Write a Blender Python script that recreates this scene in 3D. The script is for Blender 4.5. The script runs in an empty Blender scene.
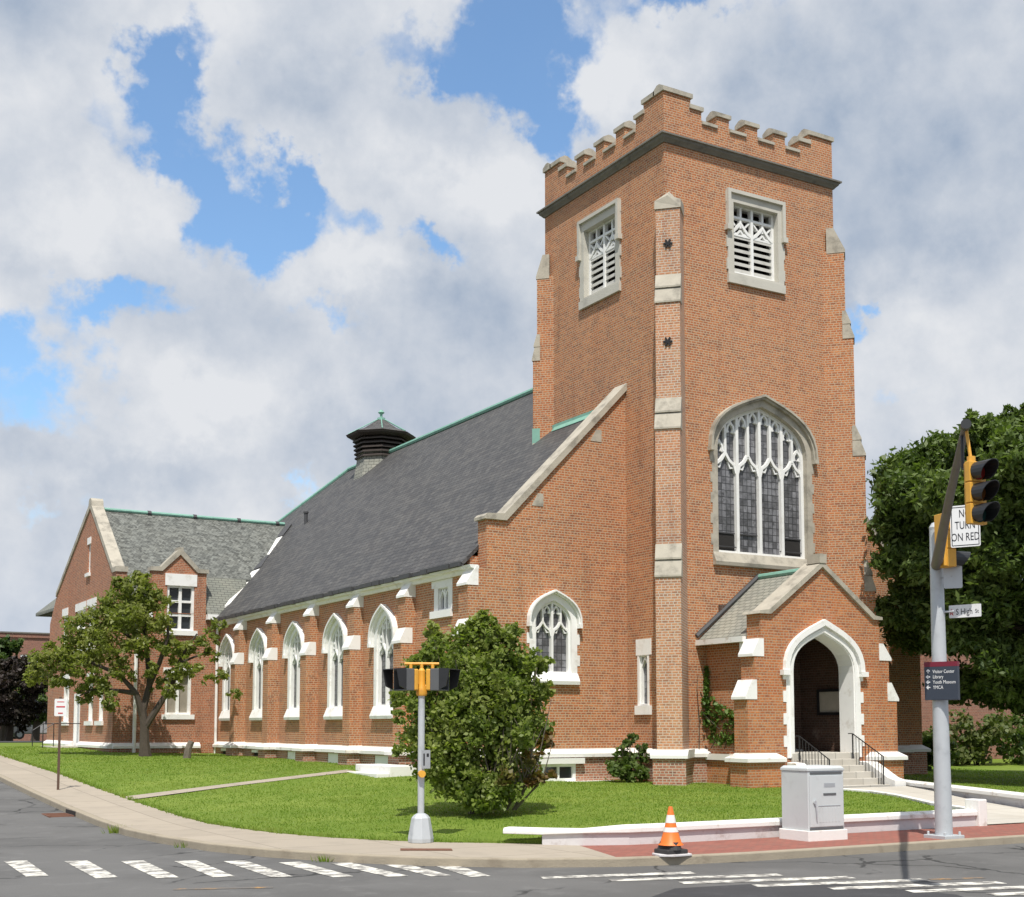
import bpy, bmesh, math, random
import numpy as np
from mathutils import Vector, Matrix
from mathutils.geometry import tessellate_polygon, delaunay_2d_cdt

S = bpy.context.scene
COL = S.collection
R = math.radians

# ------------------------------------------------------------------ camera, sky, sun, exposure
cd = bpy.data.cameras.new('camera')
cam = bpy.data.objects.new('camera', cd)
COL.objects.link(cam)
cam.location = (0, 0, 2.13)
cam.rotation_euler = (R(90 + 4.794), 0, R(-30.289))
cd.sensor_width = 36
cd.lens = 1300.0 / 1024 * 36
cd.shift_y = 0.1648
cd.clip_end = 5000
cd.clip_start = 0.1
S.camera = cam

SUN_AZ, SUN_EL = 212.0, 61.0      # where the sun stands (clockwise from +Y)
sl = bpy.data.lights.new('sun', 'SUN')
sl.energy = 5.0
sl.angle = R(0.53)
sl.color = (1.0, 0.95, 0.87)
so = bpy.data.objects.new('sun', sl)
COL.objects.link(so)
so.rotation_euler = (R(90 - SUN_EL), 0, R(180 - SUN_AZ))
so.location = (-20, -30, 60)
S.view_settings.view_transform = 'Standard'
S.view_settings.look = 'None'
S.view_settings.gamma = 1
S.view_settings.exposure = 0.0

W = bpy.data.worlds.new('World')
S.world = W
W.use_nodes = True


class NT:
    def __init__(s, tree):
        s.t = tree
    def n(s, typ, **kw):
        nd = s.t.nodes.new(typ)
        for k, v in kw.items():
            if k.startswith('i_'):
                key = k[2:]
                key = int(key) if key.isdigit() else key.replace('_', ' ')
                s.set(nd.inputs[key], v)
            else:
                setattr(nd, k, v)
        return nd
    def set(s, sock, v):
        if isinstance(v, bpy.types.NodeSocket):
            s.t.links.new(v, sock)
        elif isinstance(v, bpy.types.Node):
            s.t.links.new(v.outputs[0], sock)
        else:
            if sock.type == 'RGBA' and len(v) == 3:
                v = (*v, 1)
            sock.default_value = v
    def math(s, op, a, b=None, c=None, clamp=False):
        nd = s.t.nodes.new('ShaderNodeMath')
        nd.operation = op
        nd.use_clamp = clamp
        for i, x in enumerate((a, b, c)):
            if x is not None:
                s.set(nd.inputs[i], x)
        return nd.outputs[0]
    def mix(s, f, a, b, blend='MIX'):
        nd = s.t.nodes.new('ShaderNodeMix')
        nd.data_type = 'RGBA'
        nd.blend_type = blend
        s.set(nd.inputs[0], f)
        s.set(nd.inputs[6], a)
        s.set(nd.inputs[7], b)
        return nd.outputs[2]
    def ramp(s, f, lo, hi, smooth=True):
        nd = s.t.nodes.new('ShaderNodeMapRange')
        nd.interpolation_type = 'SMOOTHSTEP' if smooth else 'LINEAR'
        s.set(nd.inputs[0], f)
        nd.inputs[1].default_value = lo
        nd.inputs[2].default_value = hi
        return nd.outputs[0]
    def noise(s, vec, scale, detail=4, rough=.55, dist=0.0):
        nd = s.n('ShaderNodeTexNoise')
        s.set(nd.inputs['Vector'], vec)
        nd.inputs['Scale'].default_value = scale
        nd.inputs['Detail'].default_value = detail
        nd.inputs['Roughness'].default_value = rough
        nd.inputs['Distortion'].default_value = dist
        return nd


def build_sky():
    t = W.node_tree
    t.nodes.clear()
    g = NT(t)
    out = g.n('ShaderNodeOutputWorld')
    sky = g.n('ShaderNodeTexSky')
    sky.sky_type = 'NISHITA'
    sky.sun_disc = False
    sky.sun_elevation = R(SUN_EL)
    sky.sun_rotation = R(SUN_AZ)
    sky.air_density = 1.0
    sky.dust_density = 0.6
    sky.ozone_density = 1.5
    bg1 = g.n('ShaderNodeBackground', i_Strength=0.15)
    skc = g.mix(1.0, sky.outputs[0], (1.08, 1.28, 1.36), 'MULTIPLY')
    g.set(bg1.inputs['Color'], skc)
    d = g.n('ShaderNodeTexCoord').outputs['Generated']
    sep = g.n('ShaderNodeSeparateXYZ', i_0=d)
    az = g.math('MULTIPLY', g.math('ARCTAN2', sep.outputs[0], sep.outputs[1]), 180 / math.pi)
    el = g.math('MULTIPLY', g.math('ARCSINE', sep.outputs[2]), 180 / math.pi)
    # domain warp so that the cloud edges billow
    w1 = g.noise(d, 7.0, 6, .62)
    w2 = g.noise(d, 26.0, 5, .6)
    wc = g.n('ShaderNodeSeparateColor', i_0=w1.outputs['Color'])
    wd = g.n('ShaderNodeSeparateColor', i_0=w2.outputs['Color'])
    azw = g.math('ADD', az, g.math('ADD', g.math('MULTIPLY', g.math('SUBTRACT', wc.outputs[0], .5), 10.0),
                                   g.math('MULTIPLY', g.math('SUBTRACT', wd.outputs[0], .5), 6.5)))
    elw = g.math('ADD', el, g.math('ADD', g.math('MULTIPLY', g.math('SUBTRACT', wc.outputs[1], .5), 6.5),
                                   g.math('MULTIPLY', g.math('SUBTRACT', wd.outputs[1], .5), 5.0)))
    def blob(a, e, sa, se, w, A=azw, E=elw):
        x = g.math('DIVIDE', g.math('SUBTRACT', A, a), sa)
        y = g.math('DIVIDE', g.math('SUBTRACT', E, e), se)
        q = g.math('ADD', g.math('MULTIPLY', x, x), g.math('MULTIPLY', y, y))
        return g.math('MULTIPLY', g.math('EXPONENT', g.math('MULTIPLY', q, -1.0)), w)
    holes = [(15.0, 26.7, 2.0, 1.5, 1.1), (15.6, 23.4, 1.6, 2.0, .95), (18.3, 21.6, 2.9, 1.6, 1.2), (19.8, 23.4, 1.7, 1.4, .95),
             (13.4, 17.6, 2.6, 1.0, .85), (9.3, 14.8, 3.4, 1.7, 1.1), (27.6, 27.4, 2.2, 1.5, 1.0), (31.0, 29.3, 3.8, 2.0, 1.2),
             (32.4, 26.2, 2.2, 1.7, 1.1), (38.2, 30.2, 2.6, 1.0, .9), (26.6, 20.4, 1.8, .7, .75), (21.6, 10.4, 1.5, 1.3, .7), (45.8, 17.6, 1.0, 1.2, .8),
             (22.0, 17.3, 1.6, 0.6, .5), (9.4, 8.6, 2.2, 1.0, .55), (10.5, 12.2, 2.6, 1.0, .5), (11.8, 24.6, 1.6, 1.4, .4), (17.0, 28.2, 2.2, 1.0, .5), (24.0, 28.6, 1.8, .8, .45), (22.6, 21.6, 1.3, 1.2, .45), (47.5, 14.0, 2.4, .8, .4),
             (70, 30, 14, 8, 1.0), (-25, 35, 16, 9, 1.0), (110, 40, 20, 10, 1.1), (-90, 35, 25, 10, 1.1), (170, 30, 25, 10, 1.0), (-150, 45, 20, 12, 1.0)]
    acc = None
    for h in holes:
        b = blob(*h)
        acc = b if acc is None else g.math('ADD', acc, b)
    n1 = g.noise(d, 9.0, 9, .57)
    dens = g.math('SUBTRACT', g.math('ADD', .66, g.math('MULTIPLY', g.math('SUBTRACT', n1.outputs[0], .5), 1.9)), acc)
    cov = g.math('ADD', .03, g.math('MULTIPLY', .97, g.ramp(dens, -0.18, 0.42)))
    # shading of the cloud masses: bright billows, grey undersides
    mp = g.n('ShaderNodeMapping', i_Location=(0.022, 0.028, -0.045))
    g.set(mp.inputs['Vector'], d)
    n2 = g.noise(mp.outputs[0], 9.0, 9, .57)
    relief = g.math('SUBTRACT', n1.outputs[0], n2.outputs[0])
    n3 = g.noise(d, 3.4, 5, .55)
    darks = [(44.5, 22.5, 8.0, 5.0, .62), (40.0, 26.0, 5.0, 3.0, .2), (23.5, 12.5, 4.6, 2.0, .36), (31.0, 15.5, 4.5, 2.6, .34), (25.5, 25.0, 4.0, 2.2, .30),
             (13.0, 10.5, 5.0, 1.2, .30), (9.0, 28.5, 4.0, 2.5, .30), (26.0, 18.0, 3.4, 1.2, .2), (21.0, 26.6, 3.0, 1.4, .2), (9.0, 18.5, 3.5, 1.2, .2)]
    da = None
    for h in darks:
        b = blob(*h)
        da = b if da is None else g.math('ADD', da, b)
    lites = [(11.5, 20.5, 4.0, 2.4, .30), (28.0, 22.8, 4.0, 1.6, .30), (22.5, 19.2, 3.2, 1.1, .25), (17.0, 14.6, 3.0, 1.0, .25), (36.0, 26.5, 3.0, 2.2, .25), (46.5, 17.0, 3.5, 1.6, .25), (16.5, 12.0, 2.0, .9, .2)]
    la = None
    for h in lites:
        b = blob(*h)
        la = b if la is None else g.math('ADD', la, b)
    lum = g.math('ADD', .68, g.math('ADD', g.math('MULTIPLY', relief, 1.7), g.math('MULTIPLY', g.math('SUBTRACT', n3.outputs[0], .5), .35)))
    lum = g.math('SUBTRACT', g.math('ADD', lum, la), da, clamp=True)
    ccol = g.mix(lum, (0.36, 0.44, 0.565), (0.77, 0.79, 0.825))
    hz = g.ramp(el, 9.0, 0.0, False)
    ccol = g.mix(g.math('MULTIPLY', hz, .45), ccol, (0.50, 0.585, 0.72))
    bg2 = g.n('ShaderNodeBackground', i_Strength=1.0)
    g.set(bg2.inputs['Color'], ccol)
    # nothing but pale air under the clouds' far edge
    ms = g.n('ShaderNodeMixShader')
    g.set(ms.inputs[0], cov)
    t.links.new(bg1.outputs[0], ms.inputs[1])
    t.links.new(bg2.outputs[0], ms.inputs[2])
    t.links.new(ms.outputs[0], out.inputs['Surface'])

build_sky()

# ------------------------------------------------------------------ materials
def wall_uv_group():
    gt = bpy.data.node_groups.new('surface_uv', 'ShaderNodeTree')
    gt.interface.new_socket('UV', in_out='OUTPUT', socket_type='NodeSocketVector')
    g = NT(gt)
    out = g.n('NodeGroupOutput')
    geo = g.n('ShaderNodeNewGeometry')
    N, P = geo.outputs['True Normal'], geo.outputs['Position']
    def vm(op, a, b=None):
        nd = g.n('ShaderNodeVectorMath', operation=op)
        g.set(nd.inputs[0], a)
        if b is not None:
            g.set(nd.inputs[1], b)
        return nd
    t = vm('NORMALIZE', vm('CROSS_PRODUCT', (0, 0, 1), N).outputs[0]).outputs[0]
    s = vm('CROSS_PRODUCT', N, t).outputs[0]
    u = vm('DOT_PRODUCT', P, t).outputs['Value']
    v = vm('DOT_PRODUCT', P, s).outputs['Value']
    c = g.n('ShaderNodeCombineXYZ')
    g.set(c.inputs[0], u)
    g.set(c.inputs[1], v)
    gt.links.new(c.outputs[0], out.inputs[0])
    return gt

UVG = wall_uv_group()

def mat(name):
    m = bpy.data.materials.new(name)
    m.use_nodes = True
    t = m.node_tree
    t.nodes.clear()
    g = NT(t)
    out = g.n('ShaderNodeOutputMaterial')
    b = g.n('ShaderNodeBsdfPrincipled')
    t.links.new(b.outputs[0], out.inputs[0])
    return m, g, b

def uvn(g):
    nd = g.n('ShaderNodeGroup')
    nd.node_tree = UVG
    return nd.outputs[0]

def pos(g):
    return g.n('ShaderNodeNewGeometry').outputs['Position']

def bump(g, b, h, strength=.4, dist=.02):
    nd = g.n('ShaderNodeBump')
    nd.inputs['Strength'].default_value = strength
    nd.inputs['Distance'].default_value = dist
    g.set(nd.inputs['Height'], h)
    g.set(b.inputs['Normal'], nd.outputs[0])

def m_brick(name, c1, c2, c3, mortar, stain=.35, bw=.175, rh=.0725, ms=.013, patch=.5):
    m, g, b = mat(name)
    uv = uvn(g)
    # a slight wobble keeps the courses from looking ruled
    wob = g.noise(pos(g), 1.3, 2)
    vm = g.n('ShaderNodeVectorMath', operation='MULTIPLY_ADD')
    g.set(vm.inputs[0], wob.outputs['Color'])
    vm.inputs[1].default_value = (.02, .012, 0)
    g.set(vm.inputs[2], uv)
    br = g.n('ShaderNodeTexBrick')
    br.offset = .5
    br.squash = .62
    br.squash_frequency = 3
    g.set(br.inputs['Vector'], vm.outputs[0])
    g.set(br.inputs['Color1'], c1)
    g.set(br.inputs['Color2'], c2)
    g.set(br.inputs['Mortar'], mortar)
    br.inputs['Scale'].default_value = 1
    br.inputs['Mortar Size'].default_value = ms
    br.inputs['Mortar Smooth'].default_value = .3
    br.inputs['Brick Width'].default_value = bw
    br.inputs['Row Height'].default_value = rh
    br.inputs['Bias'].default_value = -.1
    inv = g.math('SUBTRACT', 1, br.outputs['Fac'])
    p = pos(g)
    # odd dark, vitrified headers
    mp = g.n('ShaderNodeMapping', i_Scale=(1 / bw, 1 / rh, 1))
    g.set(mp.inputs['Vector'], uv)
    wn = g.n('ShaderNodeTexVoronoi')
    wn.feature = 'F1'
    wn.inputs['Scale'].default_value = 1.0
    g.set(wn.inputs['Vector'], mp.outputs[0])
    wc = g.n('ShaderNodeSeparateColor', i_0=wn.outputs['Color'])
    dark = g.math('MULTIPLY', g.ramp(wc.outputs[0], .70, .82), .48)
    col = g.mix(g.math('MULTIPLY', dark, inv), br.outputs['Color'], c3)
    pale = g.math('MULTIPLY', g.ramp(wc.outputs[1], .80, .88), .35)
    col = g.mix(g.math('MULTIPLY', pale, inv), col, tuple(min(.6, x * 1.45 + .03) for x in c1))
    # big weathering patches, some sootier, some more orange
    n1 = g.noise(p, .55, 6, .62)
    n2 = g.noise(p, 2.7, 5, .6)
    f = g.ramp(n1.outputs[0], .38, .72)
    col = g.mix(g.math('MULTIPLY', f, patch), col, (1.18, 1.0, .86), 'MULTIPLY')
    f2 = g.ramp(n2.outputs[0], .50, .78)
    col = g.mix(g.math('MULTIPLY', f2, stain), col, (.60, .55, .55), 'MULTIPLY')
    # vertical run-off streaks
    ms_ = g.n('ShaderNodeMapping', i_Scale=(2.2, .22, 1))
    g.set(ms_.inputs['Vector'], uv)
    n3 = g.noise(ms_.outputs[0], 1.0, 5, .6)
    col = g.mix(g.math('MULTIPLY', g.ramp(n3.outputs[0], .52, .78), .60), col, (.66, .62, .62), 'MULTIPLY')
    n4 = g.noise(p, .9, 5, .65)
    col = g.mix(g.math('MULTIPLY', g.ramp(n4.outputs[0], .64, .76), .30), col, (.52, .43, .36))
    n6 = g.noise(p, .23, 4, .6)
    col = g.mix(g.math('MULTIPLY', g.ramp(n6.outputs[0], .48, .70), .5), col, (.80, .74, .76), 'MULTIPLY')
    g.set(b.inputs['Base Color'], col)
    b.inputs['Roughness'].default_value = .9
    n5 = g.noise(p, 60, 2)
    bump(g, b, g.math('ADD', inv, g.math('MULTIPLY', n5.outputs[0], .4)), .6, .012)
    return m

def m_plain(name, col, rough=.7, var=.12, scale=4.0, metal=0.0, bmp=0.0, dirt=None, dscale=1.5, damt=.5, spec=.5, dlo=.5, dhi=.75):
    m, g, b = mat(name)
    p = pos(g)
    n = g.noise(p, scale, 6, .6)
    c = g.mix(n.outputs[0], tuple(x * (1 - var) for x in col), tuple(min(1, x * (1 + var)) for x in col))
    if dirt:
        n2 = g.noise(p, dscale, 7, .65)
        c = g.mix(g.math('MULTIPLY', g.ramp(n2.outputs[0], dlo, dhi), damt), c, dirt)
    g.set(b.inputs['Base Color'], c)
    b.inputs['Roughness'].default_value = rough
    b.inputs['Metallic'].default_value = metal
    b.inputs['Specular IOR Level'].default_value = spec
    if bmp:
        n3 = g.noise(p, scale * 8, 4)
        bump(g, b, n3.outputs[0], bmp, .02)
    return m

def m_slate(name, c1, c2, w=.28, h=.17, streak=.3, mott=0.0):
    m, g, b = mat(name)
    uv = uvn(g)
    br = g.n('ShaderNodeTexBrick')
    br.offset = .5
    g.set(br.inputs['Vector'], uv)
    g.set(br.inputs['Color1'], c1)
    g.set(br.inputs['Color2'], c2)
    g.set(br.inputs['Mortar'], tuple(x * .35 for x in c1))
    br.inputs['Scale'].default_value = 1
    br.inputs['Mortar Size'].default_value = .012
    br.inputs['Mortar Smooth'].default_value = .4
    br.inputs['Brick Width'].default_value = w
    br.inputs['Row Height'].default_value = h
    p = pos(g)
    n1 = g.noise(p, 1.1, 6, .62)
    col = g.mix(g.math('MULTIPLY', g.ramp(n1.outputs[0], .35, .7), .6), br.outputs['Color'], (1.35, 1.3, 1.22), 'MULTIPLY')
    mp = g.n('ShaderNodeMapping', i_Scale=(.5, 3.0, 1))
    g.set(mp.inputs['Vector'], uv)
    n2 = g.noise(mp.outputs[0], 1.6, 6, .7)
    col = g.mix(g.math('MULTIPLY', g.ramp(n2.outputs[0], .60, .78), streak), col, (.34, .33, .32))
    if mott:
        v = g.n('ShaderNodeTexVoronoi')
        mpp = g.n('ShaderNodeMapping', i_Scale=(1 / w, 1 / h, 1))
        g.set(mpp.inputs['Vector'], uv)
        g.set(v.inputs['Vector'], mpp.outputs[0])
        v.inputs['Scale'].default_value = 1.0
        vc = g.n('ShaderNodeSeparateColor', i_0=v.outputs['Color'])
        col = g.mix(g.math('MULTIPLY', vc.outputs[0], mott), col, tuple(x * 2.3 for x in c2))
        col = g.mix(g.math('MULTIPLY', g.ramp(vc.outputs[1], .6, .9), mott), col, tuple(x * .35 for x in c1))
    g.set(b.inputs['Base Color'], col)
    b.inputs['Roughness'].default_value = .62
    b.inputs['Specular IOR Level'].default_value = .35
    inv = g.math('SUBTRACT', 1, br.outputs['Fac'])
    n3 = g.noise(p, 9, 4)
    bump(g, b, g.math('ADD', inv, n3.outputs[0]), .5, .02)
    return m

def m_glass(name, base, qw=.16, qh=.2):
    m, g, b = mat(name)
    uv = uvn(g)
    br = g.n('ShaderNodeTexBrick')
    br.offset = .0
    g.set(br.inputs['Vector'], uv)
    g.set(br.inputs['Color1'], base)
    g.set(br.inputs['Color2'], tuple(x * 2.4 for x in base))
    g.set(br.inputs['Mortar'], tuple(x * .4 for x in base))
    br.inputs['Scale'].default_value = 1
    br.inputs['Mortar Size'].default_value = .012
    br.inputs['Brick Width'].default_value = qw
    br.inputs['Row Height'].default_value = qh
    n = g.noise(pos(g), 6, 4, .7)
    col = g.mix(g.ramp(n.outputs[0], .4, .75), br.outputs['Color'], tuple(x * .5 for x in base))
    g.set(b.inputs['Base Color'], col)
    b.inputs['Roughness'].default_value = .28
    b.inputs['Specular IOR Level'].default_value = .5
    wv = g.n('ShaderNodeTexVoronoi')
    wv.inputs['Scale'].default_value = 5
    g.set(wv.inputs['Vector'], pos(g))
    bump(g, b, wv.outputs['Distance'], .25, .03)
    return m

def m_leaf(name, ca, cb, cc, trans=.35):
    m, g, b = mat(name)
    geo = g.n('ShaderNodeNewGeometry')
    rnd = geo.outputs['Random Per Island']
    n = g.noise(geo.outputs['Position'], .9, 3, .6)
    c = g.mix(rnd, ca, cb)
    c = g.mix(g.math('MULTIPLY', g.ramp(n.outputs[0], .42, .7), .7), c, cc)
    g.set(b.inputs['Base Color'], c)
    b.inputs['Roughness'].default_value = .5
    b.inputs['Specular IOR Level'].default_value = .35
    tr = g.n('ShaderNodeBsdfTranslucent')
    g.set(tr.inputs['Color'], g.mix(1, c, (1.3, 1.5, .6), 'MULTIPLY'))
    ms = g.n('ShaderNodeMixShader')
    ms.inputs[0].default_value = trans
    g.t.links.new(b.outputs[0], ms.inputs[1])
    g.t.links.new(tr.outputs[0], ms.inputs[2])
    out = [x for x in g.t.nodes if x.type == 'OUTPUT_MATERIAL'][0]
    g.t.links.new(ms.outputs[0], out.inputs[0])
    return m

M = {}
M['brick'] = m_brick('tower brick', (.465, .176, .064), (.35, .116, .047), (.15, .072, .045), (.47, .355, .245))
M['brick_porch'] = m_brick('porch brick', (.48, .170, .055), (.37, .112, .040), (.18, .075, .045), (.42, .29, .19), patch=.7)
M['brick_sunlit'] = m_brick('sunlit buttress brick', (.50, .245, .125), (.40, .175, .09), (.20, .12, .085), (.53, .46, .38), stain=.25)  # tower brick with the sun on the front buttress painted in as a paler colour
M['brick_low'] = m_brick('plinth brick', (.40, .165, .095), (.29, .11, .065), (.10, .06, .05), (.46, .39, .32), stain=.5)
M['brick_parish'] = m_brick('parish brick', (.40, .145, .068), (.31, .10, .05), (.14, .065, .045), (.40, .29, .21))
M['brick_porch_shade'] = m_brick('shaded porch lining brick', (.095, .045, .03), (.07, .033, .023), (.04, .025, .02), (.11, .085, .065), stain=.3)  # brick darkened so the porch shade is part of its colour
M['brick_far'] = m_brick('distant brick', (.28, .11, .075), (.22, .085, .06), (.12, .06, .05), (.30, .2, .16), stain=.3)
M['stone'] = m_plain('buff limestone', (.43, .395, .325), .85, .2, 3, bmp=.25, dirt=(.19, .175, .145), dscale=2.0, damt=.75, dlo=.44, dhi=.7)
M['stone_dark'] = m_plain('weathered cornice stone', (.17, .16, .14), .85, .3, 3, bmp=.3, dirt=(.06, .058, .055), dscale=2.5, damt=.7)
M['stone_grey'] = m_plain('grey window stone', (.52, .50, .44), .85, .12, 3, bmp=.2, dirt=(.24, .23, .2), dscale=1.5, damt=.5)
M['white'] = m_plain('white paint', (.83, .825, .805), .65, .05, 3, dirt=(.47, .42, .35), dscale=2.4, damt=.55, dlo=.52, dhi=.74, bmp=.12)
M['white_clean'] = m_plain('white tracery paint', (.80, .80, .78), .55, .04, 5, dirt=(.55, .52, .47), dscale=3, damt=.35)
M['louvre_paint'] = m_plain('dull louvre paint', (.56, .55, .51), .7, .08, 5, dirt=(.33, .30, .26), dscale=4, damt=.5)
M['white_old'] = m_plain('flaking white paint', (.78, .77, .74), .75, .05, 3, dirt=(.40, .32, .25), dscale=2.4, damt=.8, bmp=.15, dlo=.55, dhi=.72)
M['wall_face'] = m_plain('thin whitewash on concrete', (.60, .58, .58), .85, .1, 2, dirt=(.30, .22, .19), dscale=2.2, damt=.7, bmp=.2, dlo=.52, dhi=.7)
M['slate'] = m_slate('dark slate', (.056, .055, .057), (.092, .090, .088), .32, .2, .35)
M['slate_porch'] = m_slate('green grey slate', (.23, .235, .205), (.28, .28, .245), .25, .16, .25)
M['shingle'] = m_slate('mottled shingle', (.085, .09, .083), (.125, .130, .118), .15, .13, .10, .5)
M['shingle_low'] = m_slate('plain grey shingle', (.17, .18, .155), (.19, .195, .17), .3, .13, .1)
M['copper'] = m_plain('green copper', (.20, .40, .32), .6, .2, 4, dirt=(.10, .19, .16), dscale=3, damt=.6)
M['lead'] = m_plain('dark flashing', (.055, .055, .058), .5, .3, 4)
M['louver'] = m_plain('dark brown louvre wood', (.05, .038, .032), .7, .3, 6)
M['dark'] = m_plain('dark interior', (.02, .018, .017), .9, .2, 3)
M['glass'] = m_glass('leaded church glass', (.105, .105, .112))
M['glass_grey'] = m_glass('grey leaded glass', (.075, .075, .08), .13, .16)
M['pane'] = m_plain('plain window pane', (.03, .035, .04), .08, .2, 2, spec=.8)
M['pane_pale'] = m_plain('curtained pane', (.30, .27, .22), .2, .3, 2.5, spec=.7)
M['concrete'] = None
M['iron'] = m_plain('black iron', (.02, .02, .022), .45, .2, 8, metal=.4)
M['galv'] = m_plain('galvanised steel', (.50, .525, .545), .5, .08, 7, metal=.2, dirt=(.27, .29, .31), dscale=4, damt=.4)
M['steel_dark'] = m_plain('weathered arm steel', (.15, .135, .125), .6, .2, 6, metal=.3, dirt=(.09, .06, .045), dscale=3, damt=.6)
M['yellow'] = m_plain('faded signal yellow', (.70, .36, .045), .5, .12, 5, dirt=(.42, .22, .06), dscale=6, damt=.5)
M['black'] = m_plain('black signal plastic', (.022, .023, .025), .4, .2, 7)
M['red_lens'] = m_plain('red lens', (.22, .015, .012), .25, .1, 9)
M['amber_lens'] = m_plain('amber lens', (.14, .05, .012), .25, .1, 9)
M['green_lens'] = m_plain('green lens', (.015, .05, .045), .25, .1, 9)
M['dark_lens'] = m_plain('dark lens', (.04, .012, .012), .3, .1, 9)
M['cabinet'] = m_plain('grey cabinet paint', (.545, .575, .58), .5, .05, 5, dirt=(.33, .32, .31), dscale=3, damt=.35)
M['cab_dark'] = m_plain('cabinet vent', (.10, .105, .11), .6, .1, 6)
M['orange'] = m_plain('cone orange', (.75, .17, .02), .5, .1, 6, dirt=(.35, .12, .05), dscale=9, damt=.4)
M['reflect'] = m_plain('white reflective band', (.75, .73, .70), .4, .08, 9, dirt=(.4, .36, .33), dscale=10, damt=.5)
M['rubber'] = m_plain('black rubber', (.035, .033, .033), .7, .3, 9)
M['sign_white'] = m_plain('white sign sheet', (.78, .78, .78), .4, .03, 5)
M['sign_grey'] = m_plain('bare sign back', (.50, .52, .54), .4, .06, 6, metal=.5)
M['sign_navy'] = m_plain('navy sign', (.035, .045, .065), .45, .1, 6)
M['sign_maroon'] = m_plain('maroon sign', (.17, .012, .03), .45, .1, 6)
M['sign_ink'] = m_plain('sign ink', (.02, .02, .025), .5, .1, 6)
M['sign_red'] = m_plain('sign red', (.55, .05, .06), .5, .1, 6)
M['rust'] = m_plain('rusty iron', (.17, .075, .045), .85, .3, 9, dirt=(.07, .035, .025), dscale=9, damt=.6, bmp=.3)
M['post_brown'] = m_plain('brown post', (.11, .065, .045), .7, .2, 7)
M['bark'] = m_plain('bark', (.065, .050, .038), .9, .35, 7, bmp=.6, dirt=(.035, .028, .022), dscale=5, damt=.7)
M['bark_grey'] = m_plain('grey bark', (.15, .125, .10), .9, .35, 9, bmp=.6, dirt=(.05, .04, .032), dscale=5, damt=.7)
M['paint_road'] = m_plain('worn road paint', (.66, .64, .58), .8, .1, 5, dirt=(.17, .16, .15), dscale=4.0, damt=.95, dlo=.42, dhi=.60)
M['paint_yellow'] = m_plain('worn yellow paint', (.40, .22, .07), .8, .1, 5, dirt=(.14, .13, .12), dscale=5, damt=1.0, dlo=.34, dhi=.54)
M['door'] = m_plain('dark oak door', (.055, .032, .02), .55, .3, 5)
M['board'] = m_plain('notice paper', (.42, .38, .32), .6, .2, 5)
M['car'] = m_plain('silver car paint', (.50, .50, .52), .3, .04, 5, metal=.3)
M['leaf_bush'] = m_leaf('bush leaf', (.120, .170, .036), (.235, .285, .066), (.36, .38, .13), .45)
M['leaf_tree'] = m_leaf('tree leaf', (.135, .165, .036), (.225, .255, .065), (.31, .32, .095), .45)
M['leaf_dark'] = m_leaf('dark tree leaf', (.055, .095, .024), (.115, .165, .042), (.18, .24, .065), .35)
M['leaf_far'] = m_leaf('far leaf', (.045, .085, .02), (.08, .12, .03), (.10, .15, .03), .3)
M['leaf_purple'] = m_leaf('copper leaf', (.030, .022, .020), (.050, .035, .030), (.04, .04, .025), .2)
M['leaf_ivy'] = m_leaf('ivy leaf', (.06, .12, .02), (.10, .18, .03), (.14, .22, .04), .3)
M['leaf_red'] = m_leaf('turning leaf', (.16, .07, .02), (.12, .10, .03), (.10, .13, .03), .3)
M['leaf_hedge'] = m_leaf('hedge leaf', (.07, .10, .025), (.12, .15, .04), (.15, .13, .06), .3)

def m_grass(name, ca, cb, cc):
    m, g, b = mat(name)
    p = pos(g)
    n1 = g.noise(p, .5, 5, .6)
    n2 = g.noise(p, 18, 5, .75)
    n3 = g.noise(p, 3.0, 5, .65)
    c = g.mix(n2.outputs[0], ca, cb)
    c = g.mix(g.math('MULTIPLY', g.ramp(n1.outputs[0], .40, .7), .8), c, cc)
    c = g.mix(g.math('MULTIPLY', g.ramp(n3.outputs[0], .60, .75), .30), c, (.19, .19, .06))
    g.set(b.inputs['Base Color'], c)
    b.inputs['Roughness'].default_value = .8
    b.inputs['Specular IOR Level'].default_value = .2
    bump(g, b, n2.outputs[0], .5, .05)
    return m
M['lawn'] = m_grass('lawn soil and turf', (.095, .145, .018), (.165, .245, .03), (.19, .25, .042))
M['blade'] = m_leaf('grass blade', (.135, .22, .028), (.20, .295, .042), (.28, .32, .075), .45)
M['field'] = m_grass('rough ground', (.05, .07, .02), (.08, .10, .03), (.10, .11, .05))

def m_concrete(name, col, jx=1.5, jy=1.5, dark=(.25, .22, .18), ox=0.0):
    m, g, b = mat(name)
    p = pos(g)
    br = g.n('ShaderNodeTexBrick')
    br.offset = 0
    mp = g.n('ShaderNodeMapping', i_Location=(ox, 0.35, 0))
    g.set(mp.inputs['Vector'], p)
    g.set(br.inputs['Vector'], mp.outputs[0])
    g.set(br.inputs['Color1'], col)
    g.set(br.inputs['Color2'], tuple(x * .88 for x in col))
    g.set(br.inputs['Mortar'], tuple(x * .45 for x in col))
    br.inputs['Scale'].default_value = 1
    br.inputs['Mortar Size'].default_value = .012
    br.inputs['Brick Width'].default_value = jx
    br.inputs['Row Height'].default_value = jy
    n = g.noise(p, 1.4, 7, .65)
    c = g.mix(g.math('MULTIPLY', g.ramp(n.outputs[0], .45, .75), .5), br.outputs['Color'], dark)
    n2 = g.noise(p, 30, 4, .7)
    c = g.mix(g.math('MULTIPLY', n2.outputs[0], .35), c, tuple(x * .7 for x in col))
    g.set(b.inputs['Base Color'], c)
    b.inputs['Roughness'].default_value = .9
    bump(g, b, n2.outputs[0], .2, .01)
    return m
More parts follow.
